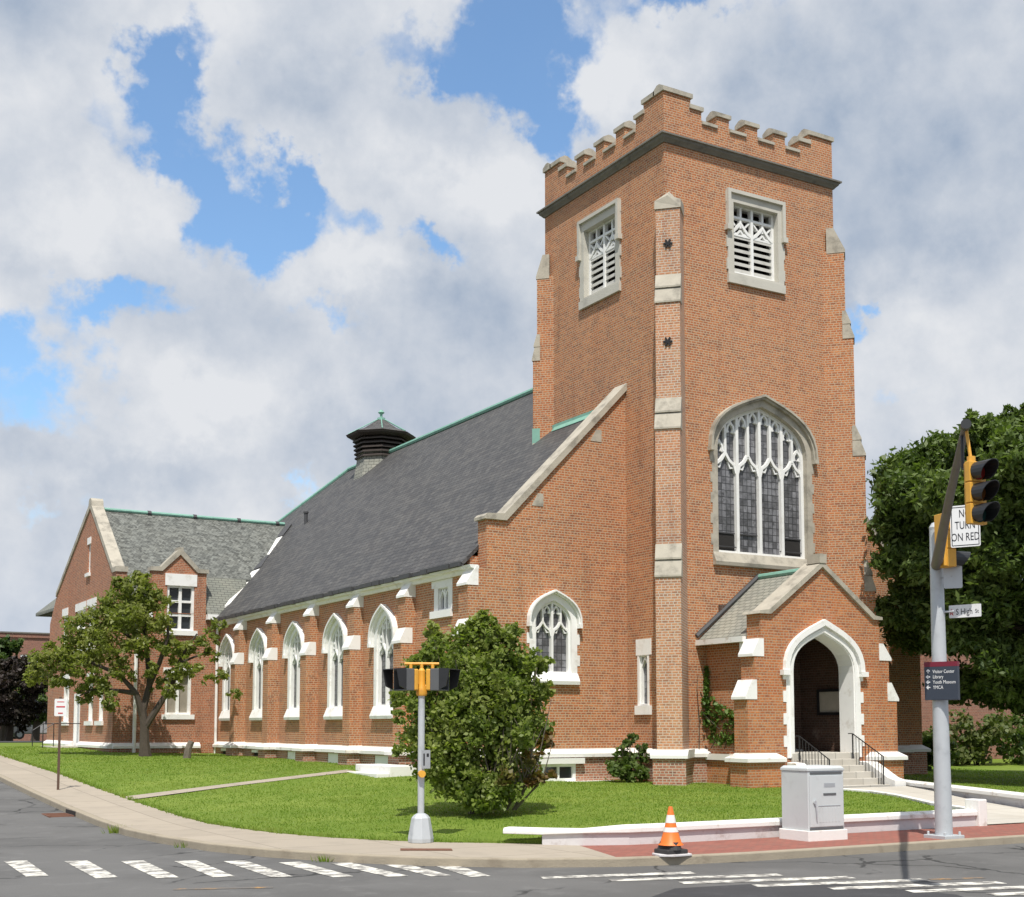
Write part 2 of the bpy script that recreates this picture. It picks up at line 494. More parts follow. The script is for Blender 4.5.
M['concrete'] = m_concrete('sidewalk concrete', (.40, .345, .275), 1.9, 1.5)
M['walk'] = m_concrete('walk concrete', (.55, .52, .46), 1.6, 1.6, (.40, .35, .28))
M['kerb'] = m_plain('granite kerb', (.33, .285, .215), .9, .2, 5, bmp=.4, dirt=(.20, .165, .12), dscale=2.5, damt=.7)

def m_pavers():
    m, g, b = mat('red brick pavers')
    p = pos(g)
    br = g.n('ShaderNodeTexBrick')
    g.set(br.inputs['Vector'], p)
    g.set(br.inputs['Color1'], (.31, .105, .075))
    g.set(br.inputs['Color2'], (.24, .08, .06))
    g.set(br.inputs['Mortar'], (.17, .09, .07))
    br.inputs['Scale'].default_value = 1
    br.inputs['Mortar Size'].default_value = .008
    br.inputs['Brick Width'].default_value = .2
    br.inputs['Row Height'].default_value = .1
    n = g.noise(p, 1.6, 6, .65)
    c = g.mix(g.math('MULTIPLY', g.ramp(n.outputs[0], .45, .75), .5), br.outputs['Color'], (.22, .12, .09))
    g.set(b.inputs['Base Color'], c)
    b.inputs['Roughness'].default_value = .9
    bump(g, b, g.math('SUBTRACT', 1, br.outputs['Fac']), .3, .005)
    return m
M['pavers'] = m_pavers()

def m_asphalt(name, base, crack=.85):
    m, g, b = mat(name)
    p = pos(g)
    n1 = g.noise(p, .35, 6, .6)
    n2 = g.noise(p, 45, 4, .75)
    n3 = g.noise(p, 1.7, 6, .65)
    c = g.mix(n2.outputs[0], tuple(x * .6 for x in base), tuple(x * 1.4 for x in base))
    c = g.mix(g.math('MULTIPLY', g.ramp(n1.outputs[0], .40, .60), .6), c, tuple(x * .68 for x in base))
    c = g.mix(g.math('MULTIPLY', g.ramp(n3.outputs[0], .52, .72), .5), c, tuple(x * 1.4 for x in base))
    wv = g.n('ShaderNodeVectorMath', operation='MULTIPLY_ADD')
    g.set(wv.inputs[0], g.noise(p, .8, 4).outputs['Color'])
    wv.inputs[1].default_value = (1.2, 1.2, 0)
    g.set(wv.inputs[2], p)
    v = g.n('ShaderNodeTexVoronoi')
    v.feature = 'DISTANCE_TO_EDGE'
    v.inputs['Scale'].default_value = .38
    g.set(v.inputs['Vector'], wv.outputs[0])
    cr = g.math('MULTIPLY', g.ramp(v.outputs['Distance'], .016, .006), crack)
    c = g.mix(g.math('MULTIPLY', cr, g.ramp(n1.outputs[0], .42, .55)), c, (.03, .03, .03))
    g.set(b.inputs['Base Color'], c)
    b.inputs['Roughness'].default_value = .85
    b.inputs['Specular IOR Level'].default_value = .3
    bump(g, b, n2.outputs[0], .35, .01)
    return m
M['asphalt'] = m_asphalt('worn asphalt', (.132, .130, .127))
M['asphalt_new'] = m_asphalt('newer asphalt patch', (.058, .058, .062), .0)

# ------------------------------------------------------------------ object helpers
ROOT = {}          # object name -> world location of its thing

def link(name, me, parent=None, loc=(0, 0, 0)):
    o = bpy.data.objects.new(name, me)
    COL.objects.link(o)
    if parent is not None:
        o.parent = parent
    o.location = loc
    return o

def tag(o, label=None, cat=None, group=None, kind=None):
    if label: o['label'] = label
    if cat: o['category'] = cat
    if group: o['group'] = group
    if kind: o['kind'] = kind
    return o

def thing(name, label, cat, loc, group=None):
    o = link(name, None, None, loc)
    o.empty_display_size = .3
    tag(o, label, cat, group)
    ROOT[o.name] = Vector(loc)
    return o

class Frame:
    """A vertical working plane: u along it, z up, d outwards."""
    def __init__(s, o, u, n):
        s.o = Vector((*o, 0)); s.u = Vector((*u, 0)); s.nn = Vector((*n, 0))
    def __call__(s, u, z, d=0.0):
        p = s.o + s.u * u + s.nn * d
        return (p.x, p.y, z)

def FY(y): return Frame((0, y), (1, 0), (0, -1))      # faces -Y, u = x
def FX(x): return Frame((x, 0), (0, 1), (-1, 0))      # faces -X, u = y
def FYb(y): return Frame((0, y), (1, 0), (0, 1))
def FXb(x): return Frame((x, 0), (0, 1), (1, 0))

class MB:
    def __init__(s):
        s.v = []; s.f = []; s.m = []; s.k = 0; s.sh = []
    def add(s, vs, fs, mi=0):
        o = len(s.v)
        s.v += [tuple(p) for p in vs]
        for f in fs:
            s.f.append([i + o for i in f]); s.m.append(mi)
        s.sh.append((o, len(s.v), len(s.f) - len(fs), len(s.f)))
    def clusters(s, gap=.03):
        bb = []
        for (v0, v1, f0, f1) in s.sh:
            P = np.array(s.v[v0:v1], float)
            bb.append((P.min(0) - gap, P.max(0) + gap))
        par = list(range(len(bb)))
        def find(i):
            while par[i] != i: i = par[i]
            return i
        for i in range(len(bb)):
            for j in range(i):
                if (bb[i][0] <= bb[j][1]).all() and (bb[j][0] <= bb[i][1]).all():
                    par[find(i)] = find(j)
        out = {}
        for i, sh in enumerate(s.sh): out.setdefault(find(i), []).append(sh)
        return list(out.values())
    def box(s, x0, x1, y0, y1, z0, z1, mi=0):
        s.add([(x0, y0, z0), (x1, y0, z0), (x1, y1, z0), (x0, y1, z0), (x0, y0, z1), (x1, y0, z1), (x1, y1, z1), (x0, y1, z1)],
              [(0, 3, 2, 1), (4, 5, 6, 7), (0, 1, 5, 4), (1, 2, 6, 5), (2, 3, 7, 6), (3, 0, 4, 7)], mi)
    def fbox(s, F, u0, u1, z0, z1, d0, d1, mi=0):
        s.slab(F, [(u0, z0), (u1, z0), (u1, z1), (u0, z1)], [], d0, d1, mi)
    def slab(s, F, outer, holes, d0, d1, mi=0):
        loops = [outer] + list(holes)
        flat = [p for l in loops for p in l]
        n = len(flat)
        tris = tessellate_polygon([[Vector((p[0], p[1], 0)) for p in l] for l in loops])
        vs = [F(p[0], p[1], d0) for p in flat] + [F(p[0], p[1], d1) for p in flat]
        fs = [tuple(t) for t in tris] + [tuple(i + n for i in reversed(t)) for t in tris]
        o = 0
        for l in loops:
            k = len(l)
            for i in range(k):
                a, b = o + i, o + (i + 1) % k
                fs.append((a, b, b + n, a + n))
            o += k
        s.add(vs, fs, mi)
    def prism(s, poly, z0, z1, poly2=None, mi=0):
        n = len(poly); p2 = poly2 or poly
        vs = [(p[0], p[1], z0) for p in poly] + [(p[0], p[1], z1) for p in p2]
        fs = [tuple(range(n - 1, -1, -1)), tuple(range(n, 2 * n))]
        fs += [(i, (i + 1) % n, (i + 1) % n + n, i + n) for i in range(n)]
        s.add(vs, fs, mi)
    def poly(s, pts, thick=None, mi=0):
        """closed plate: planar polygon pts extruded by vector thick"""
        n = len(pts); t = Vector(thick)
        vs = [tuple(p) for p in pts] + [tuple(Vector(p) + t) for p in pts]
        fs = [tuple(range(n - 1, -1, -1)), tuple(range(n, 2 * n))] + [(i, (i + 1) % n, (i + 1) % n + n, i + n) for i in range(n)]
        s.add(vs, fs, mi)
    def strip(s, F, pts, w, d0, d1, mi=0, closed=False):
        """mitred bar along a polyline in frame F"""
        s.k += 1
        d1 = d1 + .0016 * (s.k % 7)
        P = [Vector(p) for p in pts]
        n = len(P)
        L = []; Rr = []
        for i in range(n):
            a = P[i - 1] if i > 0 else None
            b = P[i + 1] if i < n - 1 else None
            t1 = (P[i] - a).normalized() if a is not None else None
            t2 = (b - P[i]).normalized() if b is not None else None
            t = (t1 + t2).normalized() if (t1 is not None and t2 is not None and (t1 + t2).length > 1e-4) else (t1 or t2)
            nn = Vector((-t.y, t.x))
            ref = t1 or t2
            k = max(.45, abs(t.dot(ref)))
            L.append(P[i] + nn * (w / 2 / k)); Rr.append(P[i] - nn * (w / 2 / k))
        vs = []
        for i in range(n):
            vs += [F(L[i].x, L[i].y, d0), F(Rr[i].x, Rr[i].y, d0), F(Rr[i].x, Rr[i].y, d1), F(L[i].x, L[i].y, d1)]
        fs = []
        for i in range(n - 1):
            a = 4 * i; b = a + 4
            for j in range(4):
                fs.append((a + j, a + (j + 1) % 4, b + (j + 1) % 4, b + j))
        fs += [(3, 2, 1, 0), (4 * n - 4, 4 * n - 3, 4 * n - 2, 4 * n - 1)]
        s.add(vs, fs, mi)
    def tube(s, pts, radii, n=8, mi=0, cap=True):
        P = [Vector(p) for p in pts]
        if not hasattr(radii, '__len__'):
            radii = [radii] * len(P)
        vs = []
        up = Vector((0, 0, 1))
        prev = None
        for i, p in enumerate(P):
            t = (P[min(i + 1, len(P) - 1)] - P[max(i - 1, 0)]).normalized()
            if prev is None:
                a = t.cross(up)
                if a.length < 1e-3: a = t.cross(Vector((1, 0, 0)))
                a.normalize()
            else:
                a = (prev - t * prev.dot(t)).normalized()
            prev = a
            b = t.cross(a)
            for k in range(n):
                q = 2 * math.pi * k / n
                vs.append(p + (a * math.cos(q) + b * math.sin(q)) * radii[i])
        fs = []
        for i in range(len(P) - 1):
            for k in range(n):
                fs.append((i * n + k, i * n + (k + 1) % n, (i + 1) * n + (k + 1) % n, (i + 1) * n + k))
        if cap:
            fs.append(tuple(range(n - 1, -1, -1)))
            fs.append(tuple(range((len(P) - 1) * n, len(P) * n)))
        s.add(vs, fs, mi)
    def lathe(s, c, prof, n=16, mi=0, rot=0.0):
        vs = []
        for r, z in prof:
            for k in range(n):
                q = 2 * math.pi * k / n + rot
                vs.append((c[0] + r * math.cos(q), c[1] + r * math.sin(q), z))
        fs = []
        for i in range(len(prof) - 1):
            for k in range(n):
                fs.append((i * n + k, i * n + (k + 1) % n, (i + 1) * n + (k + 1) % n, (i + 1) * n + k))
        fs.append(tuple(range(n - 1, -1, -1)))
        fs.append(tuple(range((len(prof) - 1) * n, len(prof) * n)))
        s.add(vs, fs, mi)
    def build(s, name, mats, parent=None, smooth=False, bevel=0.0, label=None, recalc=True, split=True):
        if split and len(s.sh) > 1:
            groups = s.clusters()
            if len(groups) > 1:
                outs = []
                for gidx in groups:
                    q = MB()
                    for (v0, v1, f0, f1) in gidx:
                        o = len(q.v)
                        q.v += s.v[v0:v1]
                        q.f += [[i - v0 + o for i in f] for f in s.f[f0:f1]]
                        q.m += s.m[f0:f1]
                    outs.append((len(q.v), q))
                res = [q.build(name, mats, parent, smooth, bevel, label, recalc, False) for _, q in outs]
                return res[max(range(len(outs)), key=lambda i: outs[i][0])]
        L = Vector((0, 0, 0))
        p = parent
        while p is not None:
            if p.name in ROOT: L = ROOT[p.name]
            p = p.parent
        me = bpy.data.meshes.new(name)
        me.from_pydata([(x - L.x, y - L.y, z - L.z) for x, y, z in s.v], [], s.f)
        if not isinstance(mats, (list, tuple)): mats = [mats]
        for m in mats:
            me.materials.append(M[m])
        if len(mats) > 1:
            me.polygons.foreach_set('material_index', s.m)
        if recalc:
            bm = bmesh.new(); bm.from_mesh(me)
            bmesh.ops.recalc_face_normals(bm, faces=bm.faces)
            bm.to_mesh(me); bm.free()
        if smooth:
            me.polygons.foreach_set('use_smooth', [True] * len(me.polygons))
            try: me.set_sharp_from_angle(angle=R(35))
            except Exception: pass
        me.update()
        o = link(name, me, parent)
        if bevel:
            b = o.modifiers.new('bevel', 'BEVEL')
            b.width = bevel; b.segments = 2; b.limit_method = 'ANGLE'; b.angle_limit = R(40)
        if label: o['label'] = label
        return o

def arch(cx, w, sp, h, n=9, a=.62, b=.55, c=.78):
    """points of a four-centred arch from the left springing over the apex to the right"""
    P = [(w, 0), (w, a * h), (b * w, c * h), (0, h)]
    half = []
    for i in range(n + 1):
        t = i / n; q = 1 - t
        x = q**3 * P[0][0] + 3 * q * q * t * P[1][0] + 3 * q * t * t * P[2][0] + t**3 * P[3][0]
        z = q**3 * P[0][1] + 3 * q * q * t * P[1][1] + 3 * q * t * t * P[2][1] + t**3 * P[3][1]
        half.append((x, z))
    return [(cx - x, sp + z) for x, z in half] + [(cx + x, sp + z) for x, z in reversed(half[:-1])]

def arch_poly(cx, w, z0, sp, h, **k):
    return [(cx - w, z0)] + arch(cx, w, sp, h, **k) + [(cx + w, z0)]

def arch_z(cx, w, sp, h, u, **k):
    pts = arch(cx, w, sp, h, n=40, **k)
    for (a, za), (b, zb) in zip(pts, pts[1:]):
        if a <= u <= b:
            return za + (zb - za) * (u - a) / max(1e-6, b - a)
    return sp

rng = random.Random(7)
nr = np.random.default_rng(11)

# ------------------------------------------------------------------ terrain
def street_z(y):
    return float(np.interp(y, [27, 31, 35, 41, 52, 62, 68, 300], [0, .12, .27, .54, .90, 1.13, 1.18, 1.2]))

TP = np.array([(8.2, 100, 1.3), (8.2, 80, 1.29), (8.2, 67, 1.28), (8.2, 52, 1.03), (8.2, 41.3, .67), (8.2, 34, .36), (8.2, 30, .22), (8.3, 26, .15), (8.8, 23, .145), (10.1, 20.6, .145), (11.4, 19.6, .16),
      (12.4, 18.8, .30), (13.5, 18.4, .36), (17, 18.4, .38), (21.2, 18.4, .40), (16, 22, .44), (12, 24, .34), (10, 30, .34), (13, 30, .48), (22, 28, .56), (23.7, 28.9, .55), (26, 25.8, .5), (20, 30.9, .58), (17, 31, .68),
      (16.4, 36, .90), (12, 38, .72), (16.4, 45, .94), (16.4, 53, .97), (12.7, 53.9, 1.08), (12.6, 60, 1.2), (12.6, 67, 1.28), (24, 60, 1.1), (24, 90, 1.3), (60, 90, 1.2),
      (24, 19, .45), (30, 19, .42), (36, 26, .46), (40, 31, .46), (33, 30, .52), (60, 19, .4), (60, 40, .5)], float)
def _rbf():
    n = len(TP)
    D = np.linalg.norm(TP[:, None, :2] - TP[None, :, :2], axis=2)
    A = np.block([[D + 1e-3 * np.eye(n), np.ones((n, 1))], [np.ones((1, n)), np.zeros((1, 1))]])
    return np.linalg.solve(A, np.append(TP[:, 2], 0))
_C = _rbf()
def tz(x, y):
    x = np.asarray(x, float); y = np.asarray(y, float)
    d = np.sqrt((x[..., None] - TP[:, 0])**2 + (y[..., None] - TP[:, 1])**2)
    return d @ _C[:-1] + _C[-1]

KERB = [(6.4, 200), (6.4, 120), (6.4, 90), (6.4, 75), (6.4, 65), (6.4, 58), (6.4, 52), (6.4, 46), (6.4, 41), (6.4, 36), (6.4, 32), (6.4, 28.5), (6.42, 26), (6.55, 24), (6.85, 22.1), (7.35, 20.6), (8.1, 19.2), (8.95, 18.1), (10.1, 17.12), (11.5, 16.45), (12.6, 16.2), (13.8, 16.08), (15.5, 16.05), (20, 16.05), (30, 16.05), (60, 16.05), (120, 16.05)]
INNER = [(8.2, 200), (8.2, 120), (8.2, 90), (8.2, 75), (8.2, 65), (8.2, 58), (8.2, 52), (8.2, 46), (8.2, 41), (8.2, 36), (8.2, 32), (8.2, 28.5), (8.25, 26.6), (8.4, 25), (8.62, 23.6), (9.05, 22.3), (9.65, 21.2), (10.35, 20.3), (11.45, 19.4), (12.15, 18.55), (13.0, 18.22), (14.2, 18.14), (15.8, 18.12), (20, 18.12), (30, 18.12), (60, 18.12), (120, 18.12)]
def off(poly, d):
    out = []
    for i, p in enumerate(poly):
        a = Vector(poly[max(0, i - 1)]); b = Vector(poly[min(len(poly) - 1, i + 1)])
        t = (b - a).normalized()
        out.append((p[0] - t.y * d, p[1] + t.x * d))
    return out
KIN = off(KERB, .16)

def sheet(name, A, B, zf, m, kind='structure', lift=0.0):
    v = []; f = []
    for a, b in zip(A, B):
        v += [(a[0], a[1], zf(a) + lift), (b[0], b[1], zf(b) + lift)]
    f = [(2 * i, 2 * i + 2, 2 * i + 3, 2 * i + 1) for i in range(len(A) - 1)]
    me = bpy.data.meshes.new(name)
    me.from_pydata(v, [], f)
    me.materials.append(M[m])
    bm = bmesh.new(); bm.from_mesh(me); bmesh.ops.recalc_face_normals(bm, faces=bm.faces)
    if sum(fc.normal.z for fc in bm.faces) < 0: bmesh.ops.reverse_faces(bm, faces=bm.faces)
    bm.to_mesh(me); bm.free()
    o = link(name, me)
    tag(o, kind=kind)
    return o

SW = 19   # index of the seam between concrete and red pavers
zsw = lambda p: street_z(p[1]) + .13
sheet('sidewalk', KIN[:SW + 1], INNER[:SW + 1], zsw, 'concrete')
sheet('brick_sidewalk', KIN[SW:], INNER[SW:], zsw, 'pavers')
def build_kerb():
    mb = MB(); v = []; n = len(KERB)
    for k, q in zip(KERB, KIN):
        z = street_z(k[1])
        v += [(k[0], k[1], z - .3), (k[0], k[1], z + .132), (q[0], q[1], z + .136), (q[0], q[1], z - .3)]
    f = []
    for i in range(n - 1):
        for j in range(4):
            f.append((4 * i + j, 4 * i + (j + 1) % 4, 4 * i + 4 + (j + 1) % 4, 4 * i + 4 + j))
    mb.add(v, f)
    o = mb.build('kerb', 'kerb', bevel=.02)
    tag(o, kind='structure')
build_kerb()

def build_roads():
    out = [k for k in KERB if k[0] < 13.9] + [(120, 16.05), (120, -60), (-80, -60), (-80, 16.05), (-14, 16.05), (-14, 200)]
    gx, gy = np.meshgrid([-10, -5, 0, 3, 5.4], [17, 20, 22, 24, 27, 29, 31, 33, 35, 38, 41, 46, 52, 57, 62, 68, 90, 130])
    gpt = [Vector(p) for p in np.c_[gx.ravel(), gy.ravel()]]
    allp = [Vector(p) for p in out] + gpt
    vv, ee, f, *_ = delaunay_2d_cdt(allp, [(i, (i + 1) % len(out)) for i in range(len(out))], [], 1, 1e-4)
    v = [(p.x, p.y, street_z(p.y)) for p in vv]
    f = [tuple(q) for q in f]
    me = bpy.data.meshes.new('road')
    me.from_pydata(v, [], f)
    me.materials.append(M['asphalt'])
    bm = bmesh.new(); bm.from_mesh(me)
    for fc in bm.faces:
        fc.normal_update()
        if fc.normal.z < 0: fc.normal_flip()
    bm.to_mesh(me); bm.free()
    tag(link('road', me), kind='structure')
    # ground to the horizon, just below everything
    me = bpy.data.meshes.new('ground')
    g = 2500
    me.from_pydata([(-g, -g, -.12), (g, -g, -.12), (g, g, -.12), (-g, g, -.12)], [], [(0, 1, 2, 3)])
    me.materials.append(M['field'])
    tag(link('ground', me), kind='structure')
    # a darker repaving patch in the junction
    me = bpy.data.meshes.new('asphalt_patch')
    P = [(10.6, 13.9), (11.9, 13.75), (12.9, 13.0), (13.3, 11.6), (11.5, 8), (6, 9), (7.5, 11.6), (9.3, 13.0)]
    me.from_pydata([(x, y, .004) for x, y in P], [], [tuple(range(len(P)))])
    me.materials.append(M['asphalt_new'])
    bm = bmesh.new(); bm.from_mesh(me)
    for fc in bm.faces:
        fc.normal_update()
        if fc.normal.z < 0: fc.normal_flip()
    bm.to_mesh(me); bm.free()
    tag(link('asphalt_patch', me), kind='structure')
build_roads()

def stripes(name, quads, m, lift=.006):
    v = []; f = []
    for q in quads:
        b = len(v)
        v += [(x, y, street_z(y) + lift) for x, y in q]
        f.append((b, b + 1, b + 2, b + 3))
    me = bpy.data.meshes.new(name)
    me.from_pydata(v, [], f)
    me.materials.append(M[m])
    bm = bmesh.new(); bm.from_mesh(me)
    for fc in bm.faces:
        fc.normal_update()
        if fc.normal.z < 0: fc.normal_flip()
    bm.to_mesh(me); bm.free()
    tag(link(name, me), kind='structure')

far_ = [(2.3, 22.85), (3.0, 22.42), (3.72, 22.0), (4.55, 21.52), (5.32, 21.07), (6.05, 20.65), (6.72, 20.25), (7.4, 19.62), (8.05, 19.1), (8.7, 18.55), (9.3, 17.95)]
near_ = [(2.2, 20.4), (2.9, 19.9), (3.62, 19.6), (4.43, 18.9), (5.17, 18.47), (5.89, 18.2), (6.6, 17.78), (7.35, 17.35), (8.05, 17.0), (8.6, 16.75), (9.05, 16.4)]
stripes('crosswalk', [[(a[0] - .17, a[1]), (a[0] + .17, a[1] - .05), (b[0] + .15, b[1] - .05), (b[0] - .15, b[1])] for a, b in zip(far_, near_)], 'paint_road')
qs = []
for i in range(9):
    sx, sy = 9.76 + .66 * i, 15.93 - .74 * i
    L = (2.5, -.66) if i else (2.25, -.55)
    nx, ny = .09, .15
    qs.append([(sx, sy), (sx + L[0], sy + L[1]), (sx + L[0] - nx, sy + L[1] - .27), (sx - nx, sy - .24)])
stripes('crosswalk', qs, 'paint_road')
stripes('road_marking', [[(14.3, 12.98), (15.1, 12.72), (15.06, 12.6), (14.26, 12.86)], [(16.9, 12.9), (17.6, 12.7), (17.5, 12.5), (16.8, 12.7)],
                         [(4.9, 17.2), (6.1, 16.75), (6.05, 16.62), (4.85, 17.06)]], 'paint_yellow', .005)

# lawn
LAWN = INNER[3:19] + [(12.2, 18.72), (13.1, 18.36), (14.2, 18.3), (21.2, 18.3), (21.45, 18.4), (22.05, 19.9), (23.45, 22.2), (24.25, 24.2), (24.25, 26.5), (26.4, 26.5), (27.3, 26.0), (25.6, 18.45), (60, 18.45), (60, 75)]
def inside(pts, poly):
    x, y = pts[:, 0], pts[:, 1]
    r = np.zeros(len(pts), bool)
    j = len(poly) - 1
    for i in range(len(poly)):
        xi, yi = poly[i]; xj, yj = poly[j]
        c = ((yi > y) != (yj > y)) & (x < (xj - xi) * (y - yi) / (yj - yi + 1e-12) + xi)
        r ^= c; j = i
    return r
def build_lawn():
    gx, gy = np.meshgrid(np.arange(8.5, 60, .9), np.arange(18.6, 75, .9))
    g = np.c_[gx.ravel(), gy.ravel()]
    g = g[inside(g, LAWN)]
    allp = [Vector(p) for p in LAWN] + [Vector(p) for p in g]
    vv, ee, ff, *_ = delaunay_2d_cdt(allp, [(i, (i + 1) % len(LAWN)) for i in range(len(LAWN))], [], 1, 1e-4)
    P = np.array([(p.x, p.y) for p in vv])
    z = tz(P[:, 0], P[:, 1])
    me = bpy.data.meshes.new('lawn')
    V0 = [(a, b, c) for (a, b), c in zip(P, z)]
    F0 = [tuple(f) for f in ff]
    nb_ = len(V0); nl = len(LAWN)
    zl = tz(np.array(LAWN)[:, 0], np.array(LAWN)[:, 1])
    V0 += [(p[0], p[1], c + 0.0) for p, c in zip(LAWN, zl)] + [(p[0], p[1], c - .35) for p, c in zip(LAWN, zl)]
    F0 += [(nb_ + i, nb_ + (i + 1) % nl, nb_ + nl + (i + 1) % nl, nb_ + nl + i) for i in range(nl)]
    me.from_pydata(V0, [], F0)
    me.materials.append(M['lawn'])
    bm = bmesh.new(); bm.from_mesh(me)
    for fc in bm.faces:
        fc.normal_update()
        if fc.normal.z < 0: fc.normal_flip()
        fc.smooth = True
    bm.to_mesh(me); bm.free()
    tag(link('lawn', me), kind='structure')
build_lawn()

PATH = [(8.2, 33.5), (8.2, 32.6), (11.3, 33.95), (15.3, 35.2), (15.3, 35.9), (11.4, 34.65)]

def build_grass():
    n = 230000
    x = nr.uniform(8.2, 40, n * 2); y = nr.uniform(18.3, 62, n * 2)
    keep = inside(np.c_[x, y], LAWN) & (nr.random(n * 2) < np.clip(26 / np.hypot(x, y), 0, 1)**1.6)
    keep &= ~((x > 17.1) & (x < 33.6) & (y > 30.9)) & ~((x > 22) & (x < 28.6) & (y > 28.9)) & ~((x > 12.7) & (y > 53.9)) & ~((x > 23) & (x < 27.5) & (y > 26.2))
    keep &= ~inside(np.c_[x, y], PATH)
    x, y = x[keep], y[keep]
    z = tz(x, y)
    n = len(x)
    clump = .5 + .5 * np.sin(x * 2.1 + np.sin(y * 1.7) * 2) * np.sin(y * 2.6 + x)
    h = nr.uniform(.018, .042, n) * (.75 + .5 * clump)
    # taller at the lawn's edges
    w = nr.uniform(.006, .013, n) * np.clip(np.hypot(x, y) / 24, 1, 2.4)
    an = nr.uniform(0, 2 * np.pi, n)
    lean = nr.uniform(0, .045, n); la = nr.uniform(0, 2 * np.pi, n)
    V = np.zeros((n, 3, 3))
    V[:, 0] = np.c_[x - w * np.cos(an), y - w * np.sin(an), z - .005]
    V[:, 1] = np.c_[x + w * np.cos(an), y + w * np.sin(an), z - .005]
    V[:, 2] = np.c_[x + lean * np.cos(la), y + lean * np.sin(la), z + h]
    V = np.concatenate([V.reshape(-1, 3), np.array(build_edge_grass())])
    fast_mesh('grass', V, 3, 'blade', None)
    
def build_edge_grass():
    V = []
    line = LAWN[:18]
    for (x0, y0), (x1, y1) in zip(line, line[1:]):
        L = math.hypot(x1 - x0, y1 - y0)
        d_ = max(6, 24)
        for i in range(int(L * 130 * min(1, (26 / math.hypot(x0, y0))**1.5))):
            t = rng.random()
            wob = .05 * math.sin(9 * (y0 + t * (y1 - y0)) + 3 * x0) + .04 * math.sin(23 * (y0 + t * (y1 - y0)))
            nx, ny = -(y1 - y0) / L, (x1 - x0) / L
            o = rng.gauss(.02, .035) + wob * .6
            x = x0 + t * (x1 - x0) + nx * o; y = y0 + t * (y1 - y0) + ny * o
            z = float(max(street_z(y) + .12, 0))
            w = .010 * max(1, math.hypot(x, y) / 24); q = rng.uniform(0, 6.28)
            l = rng.uniform(0, .07); qa = rng.uniform(0, 6.28)
            V += [(x - w * math.cos(q), y - w * math.sin(q), z), (x + w * math.cos(q), y + w * math.sin(q), z), (x + l * math.cos(qa), y + l * math.sin(qa), z + rng.uniform(.05, .12))]
    return V

def fast_mesh(name, verts, k, m, parent, L=(0, 0, 0)):
    verts = np.asarray(verts, np.float32) - np.array(L, np.float32)
    n = len(verts) // k
    me = bpy.data.meshes.new(name)
    me.vertices.add(len(verts))
    me.vertices.foreach_set('co', verts.ravel())
    me.loops.add(len(verts))
    me.loops.foreach_set('vertex_index', np.arange(len(verts), dtype=np.int32))
    me.polygons.add(n)
    me.polygons.foreach_set('loop_start', np.arange(0, n * k, k, dtype=np.int32))
    me.polygons.foreach_set('loop_total', np.full(n, k, dtype=np.int32))
    me.materials.append(M[m])
    me.update(calc_edges=True)
    me.validate()
    o = link(name, me, parent)
    return o
build_grass()
tag(bpy.data.objects['grass'], 'short green grass covering the church lawn', 'grass', kind='stuff')
sheet('path', PATH[1:4], [PATH[0], PATH[5], PATH[4]], lambda p: float(tz(p[0], p[1])), 'concrete', lift=.015)

# entrance walk from the steps to the pavers
WALK_L = [(21.5, 18.14), (22.1, 19.9), (23.5, 22.2), (24.2, 23.8), (24.2, 24.9)]
WALK_R = [(25.2, 18.14), (25.55, 19.9), (26.1, 22.2), (26.5, 23.8), (26.75, 24.9)]
sheet('entrance_walk', WALK_L, WALK_R, lambda p: float(np.interp(p[1], [18.1, 20.0, 22.5, 24.6], [.135, .19, .33, .53])), 'walk', lift=.01)

# ------------------------------------------------------------------ church
church = thing('church', 'large orange brick church with a square battlemented tower, slate roof and white traceried windows', 'church', (25.28, 45, .55))
XT0, XT1, YT0, YT1 = 22.0, 28.56, 29.0, 35.5
XN, XE, YF, YN = 17.05, 33.51, 31.0, 53.9
XC = 25.28

